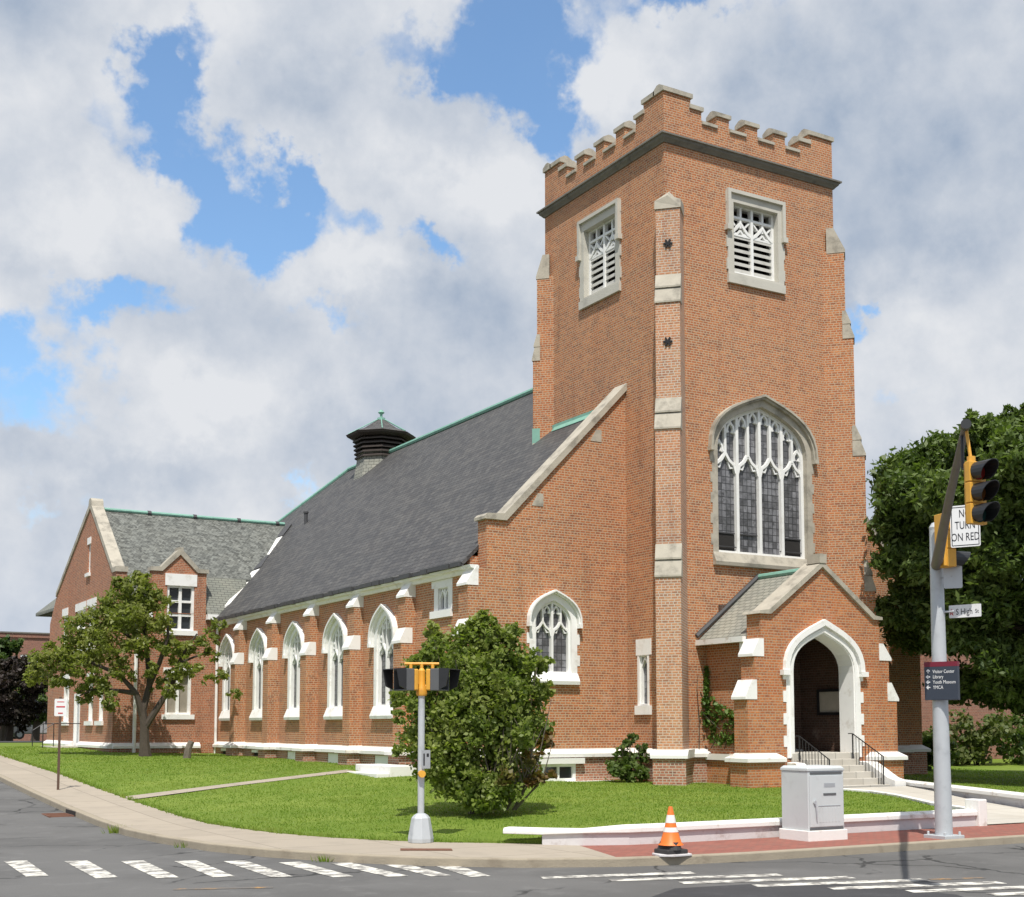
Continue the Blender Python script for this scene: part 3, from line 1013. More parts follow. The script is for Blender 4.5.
def tracery_mesh(F, cx, w, z0, sp, h, lights, zc, bar, d0, d1):
    mb = MB()
    lw = 2 * w / lights
    AP = [(cx - w + bar / 2, z0)] + arch(cx, w - bar / 2, sp, h - bar / 2) + [(cx + w - bar / 2, z0)]
    mb.strip(F, AP, bar, d0, d1)
    mb.strip(F, [(cx - w, z0 + bar / 2), (cx + w, z0 + bar / 2)], bar, d0, d1)
    az = lambda u: arch_z(cx, w - bar / 2, sp, h - bar / 2, u)
    for i in range(1, lights):
        u = cx - w + lw * i
        mb.strip(F, [(u, z0), (u, az(u))], bar * .95, d0, d1 + .01)
    for i in range(lights):
        a = cx - w + lw * i; b = a + lw; m = (a + b) / 2
        k = lw
        mb.strip(F, [(a + bar * .3, zc - .22 * k), (a + .12 * k, zc + .06 * k), (a + .34 * k, zc + .22 * k), (m, zc + .46 * k), (b - .34 * k, zc + .22 * k), (b - .12 * k, zc + .06 * k), (b - bar * .3, zc - .22 * k)], bar * .8, d0, d1 - .01)
        # cusps in the light head
        mb.strip(F, [(a + .10 * k, zc - .02 * k), (a + .27 * k, zc - .05 * k), (a + .36 * k, zc + .16 * k)], bar * .45, d0, d1 - .04)
        mb.strip(F, [(b - .10 * k, zc - .02 * k), (b - .27 * k, zc - .05 * k), (b - .36 * k, zc + .16 * k)], bar * .45, d0, d1 - .04)
        mb.strip(F, [(m, zc + .40 * k), (m, az(m))], bar * .8, d0, d1 - .005)
        for p, q in ((a, m), (m, b)):
            c = (p + q) / 2
            zt = min(az(p + .2 * (q - p)), az(q - .2 * (q - p))) - .03
            if zt - .30 * k < zc + .35 * k:
                continue
            mb.strip(F, [(p + .08 * k, zt - .34 * k), (p + .13 * k, zt - .12 * k), (c, zt + .02), (q - .13 * k, zt - .12 * k), (q - .08 * k, zt - .34 * k)], bar * .6, d0, d1 - .02)
            mb.strip(F, [(p + .05 * k, zt - .34 * k), (p + .17 * k, zt - .30 * k), (p + .12 * k, zt - .18 * k)], bar * .4, d0, d1 - .04)
            mb.strip(F, [(q - .05 * k, zt - .34 * k), (q - .17 * k, zt - .30 * k), (q - .12 * k, zt - .18 * k)], bar * .4, d0, d1 - .04)
    return mb

def gothic_window(F, cx, w, z0, sp, h, lights, zc, sw=.2, bar=.075, reveal=.3, hood=.16, sill=(.38, .36), mframe='white', mtrac='white_clean', mglass='glass', teeth=.09, hoodm=None, name='arched_window'):
    mb = MB()
    k = w + sw
    zb = z0 - .06
    L = []; z = zb; j = 0
    st = .30
    while z < sp - .05:
        e = k + (teeth if j % 2 else 0)
        z2 = min(z + st, sp)
        L += [(cx - e, z), (cx - e, z2)]
        z = z2; j += 1
    A = arch(cx, k, sp, h + sw * 1.05)
    Rr = [(2 * cx - u, zz) for u, zz in reversed(L)]
    mb.slab(F, L + A + Rr, [arch_poly(cx, w, z0 - .02, sp, h)], -reveal - .1, .014)
    win = mb.build(name, mframe, church)
    mb = MB()
    if hood:
        o = arch(cx, k + hood, sp, h + sw * 1.05 + hood * 1.0); i_ = arch(cx, k + .01, sp, h + sw * 1.05 + .005)
        mb.slab(F, o + list(reversed(i_)), [], -.05, .11)
        o2 = arch(cx, k + hood + .01, sp, h + sw * 1.05 + hood * 1.0 + .012); i2 = arch(cx, k + hood * .55, sp, h + sw * 1.05 + hood * .55)
        mb.slab(F, o2 + list(reversed(i2)), [], -.04, .17)
        for s in (-1, 1):
            u = cx + s * (k + hood * .62)
            mb.fbox(F, u - hood * .55, u + hood * .55, sp - .11, sp + .012, -.03, .175)
        mb.build('hood_mould', hoodm or mframe, win)
    mb = MB()
    zs = z0 - sill[0]
    e = k + .01
    prof = [(-.2, zs), (.13, zs), (.15, zs + .1), (.02, z0 + .02), (-.25, z0 + .05)]
    vs = [F(cx - e, z, d) for d, z in prof] + [F(cx + e, z, d) for d, z in prof]
    n = len(prof)
    mb.add(vs, [tuple(range(n)), tuple(range(2 * n - 1, n - 1, -1))] + [(i, (i + 1) % n, (i + 1) % n + n, i + n) for i in range(n)])
    mb.build('sill', mframe, win)
    tracery_mesh(F, cx, w, z0, sp, h, lights, zc, bar, -reveal - .06, -reveal + .07).build('tracery', mtrac, win)
    mb = MB()
    mb.slab(F, arch_poly(cx, w + .02, z0, sp, h + .02), [], -reveal - .05, -reveal - .03)
    mb.build('glass', mglass, win)
    return [arch_poly(cx, w + .07, z0 - .03, sp, h + .07)], win

def rect(u0, u1, z0, z1):
    return [(u0, z0), (u1, z0), (u1, z1), (u0, z1)]

# --- tower
def belfry(F, cx):
    z0, z1, w = 15.47, 17.62, .86
    mb = MB()
    L = []; z = 15.2; j = 0
    while z < 17.9:
        e = 1.08 + (.045 if j % 2 else 0); z2 = min(17.94, z + .34)
        L += [(cx - e, z), (cx - e, z2)]; z = z2; j += 1
    Rr = [(2 * cx - u, zz) for u, zz in reversed(L)]
    mb.slab(F, L + Rr, [rect(cx - w, cx + w, z0, z1)], -.5, .05)
    mb.fbox(F, cx - 1.1, cx + 1.1, 15.14, 15.4, -.2, .09)
    win = mb.build('belfry_window', 'stone_grey', church)
    mb = MB()
    mb.strip(F, [(cx - 1.06, 16.85), (cx - 1.06, 17.93), (cx + 1.06, 17.93), (cx + 1.06, 16.85)], .11, -.03, .13)
    for s in (-1, 1):
        mb.fbox(F, cx + s * 1.08 - .09, cx + s * 1.08 + .09, 16.72, 16.88, -.03, .16)
    mb.build('label_mould', 'stone_grey', win)
    mb = MB(); d0, d1 = -.27, -.15
    b = .085
    mb.strip(F, [(cx - w + b / 2, z0), (cx - w + b / 2, z1), (cx + w - b / 2, z1), (cx + w - b / 2, z0)], b, d0, d1)
    mb.strip(F, [(cx - w, z0 + .06), (cx + w, z0 + .06)], .12, d0, d1)
    mb.strip(F, [(cx, z0), (cx, z1)], .09, d0, d1 + .01)
    zr = z1 - .36
    mb.strip(F, [(cx - w, zr), (cx + w, zr)], .075, d0, d1)
    for s in (-1, 1):
        c = cx + s * w / 2
        mb.strip(F, [(c, zr - .02), (c, z1)], .075, d0, d1)
        mb.strip(F, [(c, zr - .30), (c, zr)], .07, d0, d1 - .01)
        for t in (-1, 1):
            mb.strip(F, [(c + t * w * .46, zr - .50), (c + t * w * .30, zr - .42), (c + t * w * .16, zr - .30), (c, zr - .14)], .085, d0, d1)
            mb.strip(F, [(c + t * w * .40, zr - .50), (c + t * w * .12, zr - .47), (c, zr - .36)], .06, d0, d1 - .02)
            mb.strip(F, [(c + t * w * .47, zr - .02), (c + t * w * .22, zr - .24)], .05, d0, d1 - .02)
        mb.strip(F, [(c - w * .48, zr - .53), (c + w * .48, zr - .53)], .055, d0, d1 - .015)
    mb.build('tracery', 'white_clean', win)
    mb = MB()
    for i in range(6):
        zc = z0 + .13 + i * .205
        for s in (-1, 1):
            u0, u1 = sorted((cx + s * .04, cx + s * (w - .06)))
            vs = [F(u0, zc, d1 - .02), F(u0, zc + .10, d1 - .02), F(u0, zc + .24, d0 - .18), F(u0, zc + .145, d0 - .18),
                  F(u1, zc, d1 - .02), F(u1, zc + .10, d1 - .02), F(u1, zc + .24, d0 - .18), F(u1, zc + .145, d0 - .18)]
            mb.add(vs, [(0, 1, 2, 3), (7, 6, 5, 4), (0, 4, 5, 1), (1, 5, 6, 2), (2, 6, 7, 3), (3, 7, 4, 0)])
    mb.build('louvre', 'louvre_paint', win, split=False)
    mb = MB()
    mb.fbox(F, cx - w, cx + w, z0, z1, -.68, -.66)
    mb.build('backing', 'dark', win)
    return [rect(cx - 1.0, cx + 1.0, 15.3, 17.8)]

FT, FTL = FY(YT0), FX(XT0)
h_great, _ = gothic_window(FT, 25.53, 1.72, 7.10, 10.15, 1.42, 4, 9.70, sw=.20, bar=.105, reveal=.22, hood=.13, sill=(.36, .4), mframe='stone', mtrac='white_clean', mglass='glass', teeth=.07, name='great_window')
gw = bpy.data.objects['great_window']
mb = MB()
for c in (0, 3):
    u = 25.53 - 1.72 + .86 * c
    mb.fbox(FT, u + .06, u + .77, 7.22, 7.70, -.245, -.225)
mb.build('open_vent', 'dark', gw)
mb = MB()
for c in (0, 1, 3):
    u = 25.53 - 1.72 + .86 * c
    mb.fbox(FT, u + .05, u + .78, 7.715, 7.75, -.24, -.20)
mb.strip(FT, [(23.9, 7.33), (25.0, 7.33)], .025, -.2, -.17)
mb.strip(FT, [(26.3, 7.33), (27.25, 7.33)], .025, -.2, -.17)
mb.build('vent_bar', 'lead', gw)

def slit_window(F, u0, u1, ul, ur, z0, z1, zt, zb, lights=1, jw=.09):
    """flat-headed little window: white lintel, sill, jambs and a cusped light"""
    cx = (ul + ur) / 2
    mb = MB()
    mb.fbox(F, u0, u1, z1, zt, -.3, .02)
    mb.slab(F, rect(ul - jw, ur + jw, z0 - .02, z1), [rect(ul, ur, z0, z1 - .02)], -.32, .012)
    win = mb.build('square_headed_window', 'white', church)
    mb = MB()
    mb.fbox(F, u0, u1, zb, z0, -.3, .08)
    mb.build('sill', 'white', win)
    mb = MB()
    lw = (ur - ul) / lights
    for i in range(lights):
        a = ul + lw * i; b = a + lw; m = (a + b) / 2
        mb.strip(F, [(a + .02, z0), (a + .02, z1 - .02), (b - .02, z1 - .02), (b - .02, z0)], .045, -.16, -.05)
        mb.strip(F, [(a + .02, z1 - .62 * lw - .1), (a + .25 * lw, z1 - .55 * lw), (m, z1 - .18 * lw), (b - .25 * lw, z1 - .55 * lw), (b - .02, z1 - .62 * lw - .1)], .05, -.16, -.06)
    mb.strip(F, [(ul, z0 + .025), (ur, z0 + .025)], .05, -.16, -.04)
    mb.build('tracery', 'white_clean', win)
    mb = MB()
    mb.fbox(F, ul, ur, z0, z1, -.155, -.135)
    mb.build('glass', 'glass', win)
    return [rect(ul - .05, ur + .05, z0 - .01, z1 + .1)]

h_slit = slit_window(FTL, 29.82, 30.55, 30.02, 30.40, 2.72, 4.16, 4.62, 2.46)

mb = MB()
ZT = 19.86
mb.slab(FT, rect(XT0, XT1, .2, ZT), h_great + belfry(FT, 25.37) + [arch_poly(25.28, .95, 1.41, 3.0, .7)], -.55, 0)
mb.slab(FTL, rect(YT0 + .55, YT1, .2, ZT), [[(min(max(u, YT0 + .6), 99), z) for u, z in h_slit[0]]] + belfry(FTL, 32.27), -.55, 0)
mb.box(XT0 + .55, XT1, YT1 - .5, YT1, .2, ZT)
mb.box(XT1 - .5, XT1, YT0 + .55, YT1 - .5, .2, ZT)
mb.box(XT0 + .55, XT1 - .5, YT0 + .55, YT1 - .5, 18.9, 19.3)
mb.build('tower_wall', 'brick', church)

# parapet with corner turrets, half steps and small merlons, the same on each side
def parapet():
    wall_ = MB(); cop = MB()
    seq = [(0, .98, 20.42), (.98, 1.38, 20.12), (1.96, 2.42, 20.12), (3.06, 3.52, 20.12), (4.16, 4.62, 20.12), (5.20, 5.60, 20.12), (5.60, 6.56, 20.42)]
    sides = [(FY(YT0), XT0), (FX(XT0), YT0), (FYb(YT1), XT0), (FXb(XT1), YT0)]
    t = .38
    for si, (F, o) in enumerate(sides):
        Ltot = 6.56 if si in (0, 2) else 6.5
        sc = Ltot / 6.56
        e = 0 if si in (0, 2) else t
        for i, (a, b, z) in enumerate(seq):
            a2, b2 = a * sc, b * sc
            if i == 0: a2 += e
            if i == len(seq) - 1: b2 -= e
            wall_.fbox(F, o + a2, o + b2, ZT, z, -t, 0)
            # stone cap: a low ridge standing proud of the brick
            ov = .055
            ua, ub = o + a2 - (ov if i else (0 if e else ov)), o + b2 + (ov if i < len(seq) - 1 else (0 if e else ov))
            if i == 0: ub += 0
            zc = z + .003 * (si + 1)
            hgt = .24 if i in (0, 6) else .22
            prof = [(ov, zc), (ov, zc + hgt * .55), (-t * .35, zc + hgt), (-t * .65, zc + hgt), (-t - ov, zc + hgt * .55), (-t - ov, zc)]
            if i in (1,): ub -= 0
            n = len(prof)
            vs = [F(ua, zz, d) for d, zz in prof] + [F(ub, zz, d) for d, zz in prof]
            cop.add(vs, [tuple(range(n)), tuple(range(2 * n - 1, n - 1, -1))] + [(q, (q + 1) % n, (q + 1) % n + n, q + n) for q in range(n)])
        # sloped stone sills of the crenels
        for a, b in ((1.38, 1.96), (2.42, 3.06), (3.52, 4.16), (4.62, 5.20)):
            prof = [(.06, ZT - .12), (.06, ZT - .03), (-.16, ZT + .10), (-t, ZT + .10), (-t, ZT - .12)]
            n = len(prof)
            vs = [F(o + a * sc + .004, zz, d) for d, zz in prof] + [F(o + b * sc - .004, zz, d) for d, zz in prof]
            cop.add(vs, [tuple(range(n)), tuple(range(2 * n - 1, n - 1, -1))] + [(q, (q + 1) % n, (q + 1) % n + n, q + n) for q in range(n)])
    wall_.build('merlon', 'brick', church)
    cop.build('merlon_coping', 'stone', church)
parapet()

def ring_band(mb, x0, x1, y0, y1, prof):
    """moulding around a rectangle; prof = (offset, z) from bottom to top, closed inward"""
    n = len(prof)
    vs = []
    for o, z in prof:
        vs += [(x0 - o, y0 - o, z), (x1 + o, y0 - o, z), (x1 + o, y1 + o, z), (x0 - o, y1 + o, z)]
    fs = []
    for i in range(n):
        j = (i + 1) % n
        for k in range(4):
            fs.append((4 * i + k, 4 * i + (k + 1) % 4, 4 * j + (k + 1) % 4, 4 * j + k))
    mb.add(vs, fs)
mb = MB()
ring_band(mb, XT0, XT1, YT0, YT1, [(-.05, 18.88), (.04, 18.88), (.07, 18.92), (.14, 18.99), (.16, 19.05), (.21, 19.06), (.21, 19.11), (.02, 19.17), (-.05, 19.17)])
mb.build('cornice', 'stone_dark', church)

# diagonal buttresses in four stages with stone set-offs
def diag_buttress(cx, cy, dx, dy, ts=1.0, uo=0.0, w=.36):
    k = math.sqrt(.5)
    F = Frame((cx - dy * k * uo, cy + dx * k * uo), (-dy * k, dx * k), (dx * k, dy * k))
    stages = [(.2, 1.27, 1.12), (1.27, 6.18, 1.0), (7.12, 10.32, .79), (11.26, 13.98, .53), (14.86, 16.78, .31)]
    mb = MB()
    stages = [(z0, z1, t * ts) for z0, z1, t in stages]
    tops = [1.27, 6.18, 10.32, 13.98, 16.78]
    for i, (z0, z1, t) in enumerate(stages[1:]):
        mb.fbox(F, -w, w, tops[i], tops[i + 1], -.6, t)
    bt = mb.build('corner_buttress', 'brick_sunlit' if (dx < 0 and dy < 0) else 'brick', church)  # only the buttress facing the sun gets the brick painted paler for sunlight
    mb = MB()
    mb.fbox(F, -w - .1, w + .1, .2, 1.27, -.6, 1.12)
    mb.build('plinth', 'brick_low', bt)
    mb = MB()
    def wedge(prof, ww):
        n = len(prof)
        vs = [F(-ww, z, d) for d, z in prof] + [F(ww, z, d) for d, z in prof]
        mb.add(vs, [tuple(range(n)), tuple(range(2 * n - 1, n - 1, -1))] + [(q, (q + 1) % n, (q + 1) % n + n, q + n) for q in range(n)])
    for (za, ta), (zb, tb) in (((6.18, 1.0), (7.12, .79)), ((10.32, .79), (11.26, .53)), ((13.98, .53), (14.86, .31))):
        ta *= ts; tb *= ts
        zm = (za + zb) / 2; tm = (ta + tb) / 2
        IN = tb - .10
        wedge([(IN, za), (ta + .035, za), (ta + .035, za + .05), (tm + .01, zm), (IN, zm)], w + .02)
        wedge([(IN, zm + .02), (tm + .045, zm + .02), (tm + .045, zm + .07), (tb + .005, zb), (IN, zb)], w + .017)
    if uo == 0:
        t_ = .31 * ts
        wedge([(-.22, 16.70), (t_ + .03, 16.70), (t_ + .03, 16.79), (.0, 17.50), (-.22, 17.50)], w + .012)
    else:
        # gabled cap
        a, b = .34 * ts, w + .03
        vs = [F(-b, 16.78, a), F(b, 16.78, a), F(b, 17.02, a * .92), F(0, 17.16, a), F(-b, 17.02, a * .92),
              F(-b, 16.78, -.4), F(b, 16.78, -.4), F(b, 17.1, -.4), F(0, 17.42, -.05), F(-b, 17.1, -.4), F(0, 17.42, -.4)]
        mb.add(vs, [(0, 1, 2, 3, 4), (0, 5, 6, 1), (1, 6, 7, 2), (4, 9, 5, 0), (4, 3, 8, 9), (3, 2, 7, 8), (9, 8, 10), (8, 7, 10), (5, 9, 10, 7, 6)])
    mb.build('stone_setoff', 'stone', bt)
    if uo:
        # iron tie stars
        mb = MB()
        for z in (15.75, 12.85):
            for q in (0, 1.05, 2.1):
                mb.strip(F, [(-.13 * math.cos(q), z - .13 * math.sin(q)), (.13 * math.cos(q), z + .13 * math.sin(q))], .045, .3 * ts if z > 14 else .52 * ts, .3 * ts + .05 if z > 14 else .52 * ts + .05)
        mb.build('tie_star', 'iron', bt)
    # white weathering on top of the plinth
    mb = MB()
    prof = [(-.5, 1.27), (1.19, 1.27), (1.19, 1.36), (1.0, 1.50), (-.5, 1.50)]
    wedge(prof, w + .16)
    mb.build('water_table', 'white_old', bt)
for q in ((XT0, YT0, -1, -1, 1.0, .13, .345), (XT1, YT0, 1, -1), (XT0, YT1, -1, 1, .62), (XT1, YT1, 1, 1, .62)):
    diag_buttress(*q)

def plinth(F, u0, u1, name='plinth', ztop=1.503, proj=.10, wt=.19, parent=church, holes=()):
    mb = MB()
    mb.slab(F, rect(u0, u1, .1, ztop - .23), list(holes), -.05, proj)
    mb.build('plinth', 'brick_low', parent)
    mb = MB()
    prof = [(-.05, ztop - .23), (wt, ztop - .23), (wt, ztop - .13), (.0, ztop), (-.05, ztop)]
    n = len(prof)
    vs = [F(u0, z, d) for d, z in prof] + [F(u1, z, d) for d, z in prof]
    mb.add(vs, [tuple(range(n)), tuple(range(2 * n - 1, n - 1, -1))] + [(q, (q + 1) % n, (q + 1) % n + n, q + n) for q in range(n)])
    mb.build('water_table', 'white_old', parent)
plinth(FT, XT0, XT1)
plinth(FTL, YT0, YF + .05, ztop=1.507)

# --- west front either side of the tower
FF = FY(YF)
h_fac, _ = gothic_window(FF, 19.46, .60, 3.60, 5.02, .66, 2, 4.80, sw=.19, bar=.07, reveal=.14, hood=.08, sill=(.30, .3))
mb = MB()
mb.slab(FF, [(XN, .2), (XT0 + .1, .2), (XT0 + .1, 12.0), (21.95, 12.0), (17.92, 7.86), (17.30, 7.86), (17.30, 6.5), (XN, 6.45)], h_fac, -.5, 0)
mb.slab(FF, [(XE, .2), (XE, 7.86), (32.64, 7.86), (28.61, 12.0), (XT1 - .1, 12.0), (XT1 - .1, .2)], [], -.5, 0)
mb.build('front_wall', 'brick', church)
mb = MB()
for s in (1, -1):
    q = lambda x: x if s == 1 else 2 * XC - x
    P = [(q(17.2), 7.83), (q(17.90), 7.83), (q(22.0), 12.05), (q(22.0), 12.27), (q(17.83), 8.02), (q(17.28), 7.99), (q(17.2), 7.91)]
    mb.slab(FF, P, [], -.55, .08)
mb.build('gable_coping', 'stone', church)
mb = MB()
for (u, z) in ((18.75, 8.33), (20.75, 10.40)):
    mb.slab(FF, [(u, z), (u + .38, z), (u + .38, z + .36), (u + .2, z + .36)], [], -.1, .012)
mb.build('kneeler_stone', 'stone', church)
plinth(FF, XN, XT0, ztop=1.496, holes=[rect(19.02, 20.1, .62, 1.06)])
plinth(FF, XT1, XE, ztop=1.496)
# basement window in the front
mb = MB()
mb.slab(FF, rect(19.0, 20.12, .6, 1.08), [rect(19.1, 20.02, .68, 1.0)], -.12, .108)
mb.fbox(FF, 19.53, 19.59, .68, 1.0, -.05, .09)
bw = mb.build('basement_window', 'white', church)
mb = MB(); mb.fbox(FF, 19.1, 20.02, .68, 1.0, .004, .03); mb.build('glass', 'pane', bw)
mb = MB(); mb.fbox(FF, 18.5, 20.35, 1.085, 1.24, .02, .24); mb.build('lintel', 'white_old', bw)
mb = MB(); mb.fbox(FF, 18.8, 21.3, .50, .60, .08, .30); mb.build('sill', 'white_old', bw)

# --- nave side wall
FN = FX(XN)
cs = [37.06 + 3.845 * i for i in range(5)]
holes = []
for i, c in enumerate(cs):
    h, _ = gothic_window(FN, c, .63, 2.74, 4.74, .86, 2, 4.44, sw=.19, bar=.07, reveal=.12, hood=.14, sill=(.38, .36), mglass='glass_grey', teeth=.0)
    holes += h
holes += slit_window(FN, 32.52, 33.82, 32.78, 33.42, 5.45, 6.12, 6.335, 5.24, 2, .25)
mb = MB()
mb.slab(FN, rect(YF + .5, YN, .2, 6.85), holes, -.5, 0)
mb.box(XN + .003, XN + .5, YN, 70, .2, 6.7)
mb.box(XE - .5, XE, YF + .5, 70, .2, 6.7)
mb.box(XN + .5, XE - .5, 69.5, 70, .2, 6.7)
mb.build('nave_wall', 'brick', church)
bh = []
for i, c in enumerate(cs):
    bh.append(rect(c - .52, c + .52, .72 if i < 3 else .98, 1.22))
plinth(FN, YF, YN, ztop=1.493, holes=bh)
for i, c in enumerate(cs):
    mb = MB()
    if i < 3:
        mb.fbox(FN, c - .5, c + .5, .74, 1.22, -.02, .085)
        mb.build('basement_panel', 'white_old', church)
    else:
        mb.fbox(FN, c - .5, c + .5, 1.12, 1.22, -.02, .13)
        p = mb.build('basement_vent', 'white_old', church)
        mb = MB(); mb.fbox(FN, c - .5, c + .5, .98, 1.12, .004, .02); mb.build('opening', 'dark', p)

# piers with white set-offs
def pier(F, y0, y1, last=False):
    mb = MB()
    mb.slab(Frame((0, y0), (1, 0), (0, 1)), [(XN + .02, 1.4), (XN - .46, 1.4), (XN - .46, 4.62), (XN - .32, 4.95), (XN - .32, 6.02), (XN - .03, 6.4), (XN + .02, 6.4)], [], 0, y1 - y0)
    p = mb.build('pier', 'brick', church)
    mb = MB()
    G = Frame((0, y0 - .012), (1, 0), (0, 1)); t = y1 - y0 + .024
    mb.slab(G, [(XN - .51, 4.60), (XN - .51, 4.68), (XN - .33, 5.06), (XN - .10, 5.06), (XN - .10, 4.60)], [], 0, t)
    mb.slab(G, [(XN - .38, 5.98), (XN - .38, 6.05), (XN - .06, 6.52), (XN + .02, 6.52), (XN + .02, 5.98)], [], 0, t)
    mb.build('stone_setoff', 'white', p)
    mb = MB()
    mb.box(XN - .56, XN, y0 - .1, y1 + .1, .2, 1.275)
    mb.build('plinth', 'brick_low', p)
    mb = MB()
    mb.prism([(XN - .65, y0 - .19), (XN, y0 - .19), (XN, y1 + .19), (XN - .65, y1 + .19)], 1.276, 1.37)
    mb.prism([(XN - .65, y0 - .19), (XN, y0 - .19), (XN, y1 + .19), (XN - .65, y1 + .19)], 1.37, 1.51, [(XN - .45, y0), (XN, y0), (XN, y1), (XN - .45, y1)])
    mb.build('water_table', 'white_old', p)
for y in (31.02, 34.92, 38.76, 42.6, 46.45, 50.29):
    pier(FN, y, y + .55)
    pass

# the right hand corner pier
mb = MB()
mb.slab(Frame((0, 31.02), (1, 0), (0, 1)), [(XE - .02, 1.4), (XE + .62, 1.4), (XE + .62, 4.62), (XE + .44, 4.95), (XE + .44, 6.02), (XE + .03, 6.4), (XE - .02, 6.4)], [], 0, .55)
p = mb.build('pier', 'brick', church)
mb = MB()
mb.box(XE, XE + .72, 30.92, 31.67, .2, 1.275)
mb.build('plinth', 'brick_low', p)
mb = MB()
mb.prism([(XE, 30.83), (XE + .82, 30.83), (XE + .82, 31.76), (XE, 31.76)], 1.276, 1.37)
mb.prism([(XE, 30.83), (XE + .82, 30.83), (XE + .82, 31.76), (XE, 31.76)], 1.37, 1.51, [(XE, 31.02), (XE + .6, 31.02), (XE + .6, 31.57), (XE, 31.57)])
mb.build('water_table', 'white_old', p)

# --- roofs
def rz(x): return 6.93 + .962 * (x - XN)
ZR = rz(XC)
xe = XN - .28
T = (0, 0, -.13)
mb = MB()
mb.poly([(xe, YF + .45, rz(xe)), (XC, YF + .45, ZR), (XC, 59.4, ZR), (xe, 70.8, rz(xe))], T)
xr = 2 * XC - xe
mb.poly([(xr, YF + .45, rz(xe)), (xr, 70.8, rz(xe)), (XC, 59.4, ZR), (XC, YF + .45, ZR)], T)
mb.poly([(xe, 70.8, rz(xe) - .002), (XC, 59.4, ZR - .002), (xr, 70.8, rz(xe) - .002)], T)
mb.build('nave_roof', 'slate', church)
mb = MB()
mb.tube([(XC, 35.4, ZR + .06), (XC, 59.4, ZR + .06)], .11, 8)
mb.tube([(XC, 59.4, ZR + .06), (XN, 70.5, 6.78)], .10, 8)
mb.build('ridge_cap', 'copper', church)
# gutter along the eave, broken slate edge above it
mb = MB()
mb.slab(Frame((0, YF + .02), (1, 0), (0, 1)), [(XN, 6.34), (XN - .10, 6.34), (XN - .14, 6.44), (XN - .24, 6.47), (XN - .27, 6.545), (XN, 6.545)], [], 0, YN - YF - .3)
mb.build('gutter', 'white', church)
mb = MB()
y = YF + .5
while y < YN - .6:
    d = rng.uniform(.2, .7)
    if rng.random() < .75:
        e = rng.uniform(.0, .05)
        mb.box(xe - .035 - e, xe + .06, y, y + d, rz(xe) - .11 - rng.uniform(0, .03), rz(xe) + .008)
    y += d + rng.uniform(.0, .12)
mb.box(xe - .01, xe + .05, YF + .5, YN - .3, rz(xe) - .12, rz(xe) - .05)
mb.build('slate_edge', 'lead', church, split=False)
mb = MB()
mb.tube([(XN - .1, 53.78, 6.45), (XN - .1, 53.78, .95)], .06, 8)
mb.build('downspout', 'white', church)
# copper flashing where the tower meets the roof
zt = rz(XT0)
mb = MB()
mb.box(XT0 - .035, XT0 + .02, YF + .5, YT1 + .1, zt - .12, zt + .13)
mb.poly([(XT0 - .03, YF + .6, zt + .035), (XT0 - .16, YF + .6, rz(XT0 - .16) + .03), (XT0 - .16, YT1 - .6, rz(XT0 - .16) + .03), (XT0 - .03, YT1 - .6, zt + .035)][::-1], (0, 0, .012))
k = math.sqrt(.5)
F = Frame((XT0, YT1), (-k, -k), (-k, k))
mb.fbox(F, -.375, .375, rz(XT0 - .6) - .3, rz(XT0) + .05, .1, .355)
mb.build('flashing', 'copper', church)
mb = MB()
mb.tube([(21.79, 56.2, 11.3), (21.79, 56.2, 11.95)], .09, 8)
mb.tube([(21.79, 56.2, 11.95), (21.79, 56.2, 12.02)], .13, 8)
mb.build('vent_pipe', 'lead', church)
# ridge ventilator
vc = (XC, 55.6)
mb = MB()
q8 = math.pi / 8
mb.lathe(vc, [(1.42, 12.4), (1.30, 13.6), (1.16, 14.4), (1.10, 15.0)], 8, rot=q8)
vent = mb.build('ventilator', 'slate_porch', church)
mb = MB()
for i in range(5):
    z = 14.72 + i * .20
    mb.lathe(vc, [(1.08, z + .02), (1.24 + .025 * i, z - .03), (1.24 + .025 * i, z + .03), (1.08, z + .16)], 8, rot=q8)
mb.lathe(vc, [(1.30, 15.66), (1.60, 15.74), (1.66, 15.84), (1.55, 15.88)], 8, rot=q8)
mb.build('louvre', 'louver', vent)
mb = MB()
mb.lathe(vc, [(1.57, 15.87), (1.0, 16.10), (.12, 16.66)], 8, rot=q8)
mb.build('cap_roof', 'slate', vent)
mb = MB()
for i in range(8):
    a = q8 + i * math.pi / 4
    mb.tube([(vc[0] + 1.55 * math.cos(a), vc[1] + 1.55 * math.sin(a), 15.90), (vc[0] + .12 * math.cos(a), vc[1] + .12 * math.sin(a), 16.68)], .025, 5)
mb.lathe(vc, [(.19, 16.15), (.19, 16.72), (.06, 16.76), (.06, 16.90), (.16, 16.98), (.10, 17.05), (.05, 17.12)], 10)
mb.build('finial', 'copper', vent)

# --- porch
FP = FY(26.4)
XP0, XP1 = 23.31, 27.25
PW = 26.95
porch_arch = lambda w, zz, hh: arch_poly(25.28, w, zz, 3.62, hh, a=.60, b=.52, c=.76)
mb = MB()
out = [(22.58, .2), (28.06, .2), (28.06, 2.9), (27.78, 3.3), (27.78, 4.05), (27.42, 4.42), (27.42, 5.14), (27.16, 5.14), (25.26, 6.55), (23.36, 5.14), (23.06, 5.14), (23.06, 4.42), (22.84, 4.05), (22.84, 3.3), (22.58, 2.9)]
mb.slab(FP, out, [porch_arch(1.18, 1.3, 1.12)], -.55, 0)
pw = mb.build('porch_wall', 'brick_porch', church)
mb = MB()
mb.box(XP0, XP0 + .4, PW, YT0, .2, 4.62)
mb.box(XP1 - .4, XP1, PW, YT0, .2, 4.62)
mb.build('side_wall', 'brick', pw)
mb = MB()
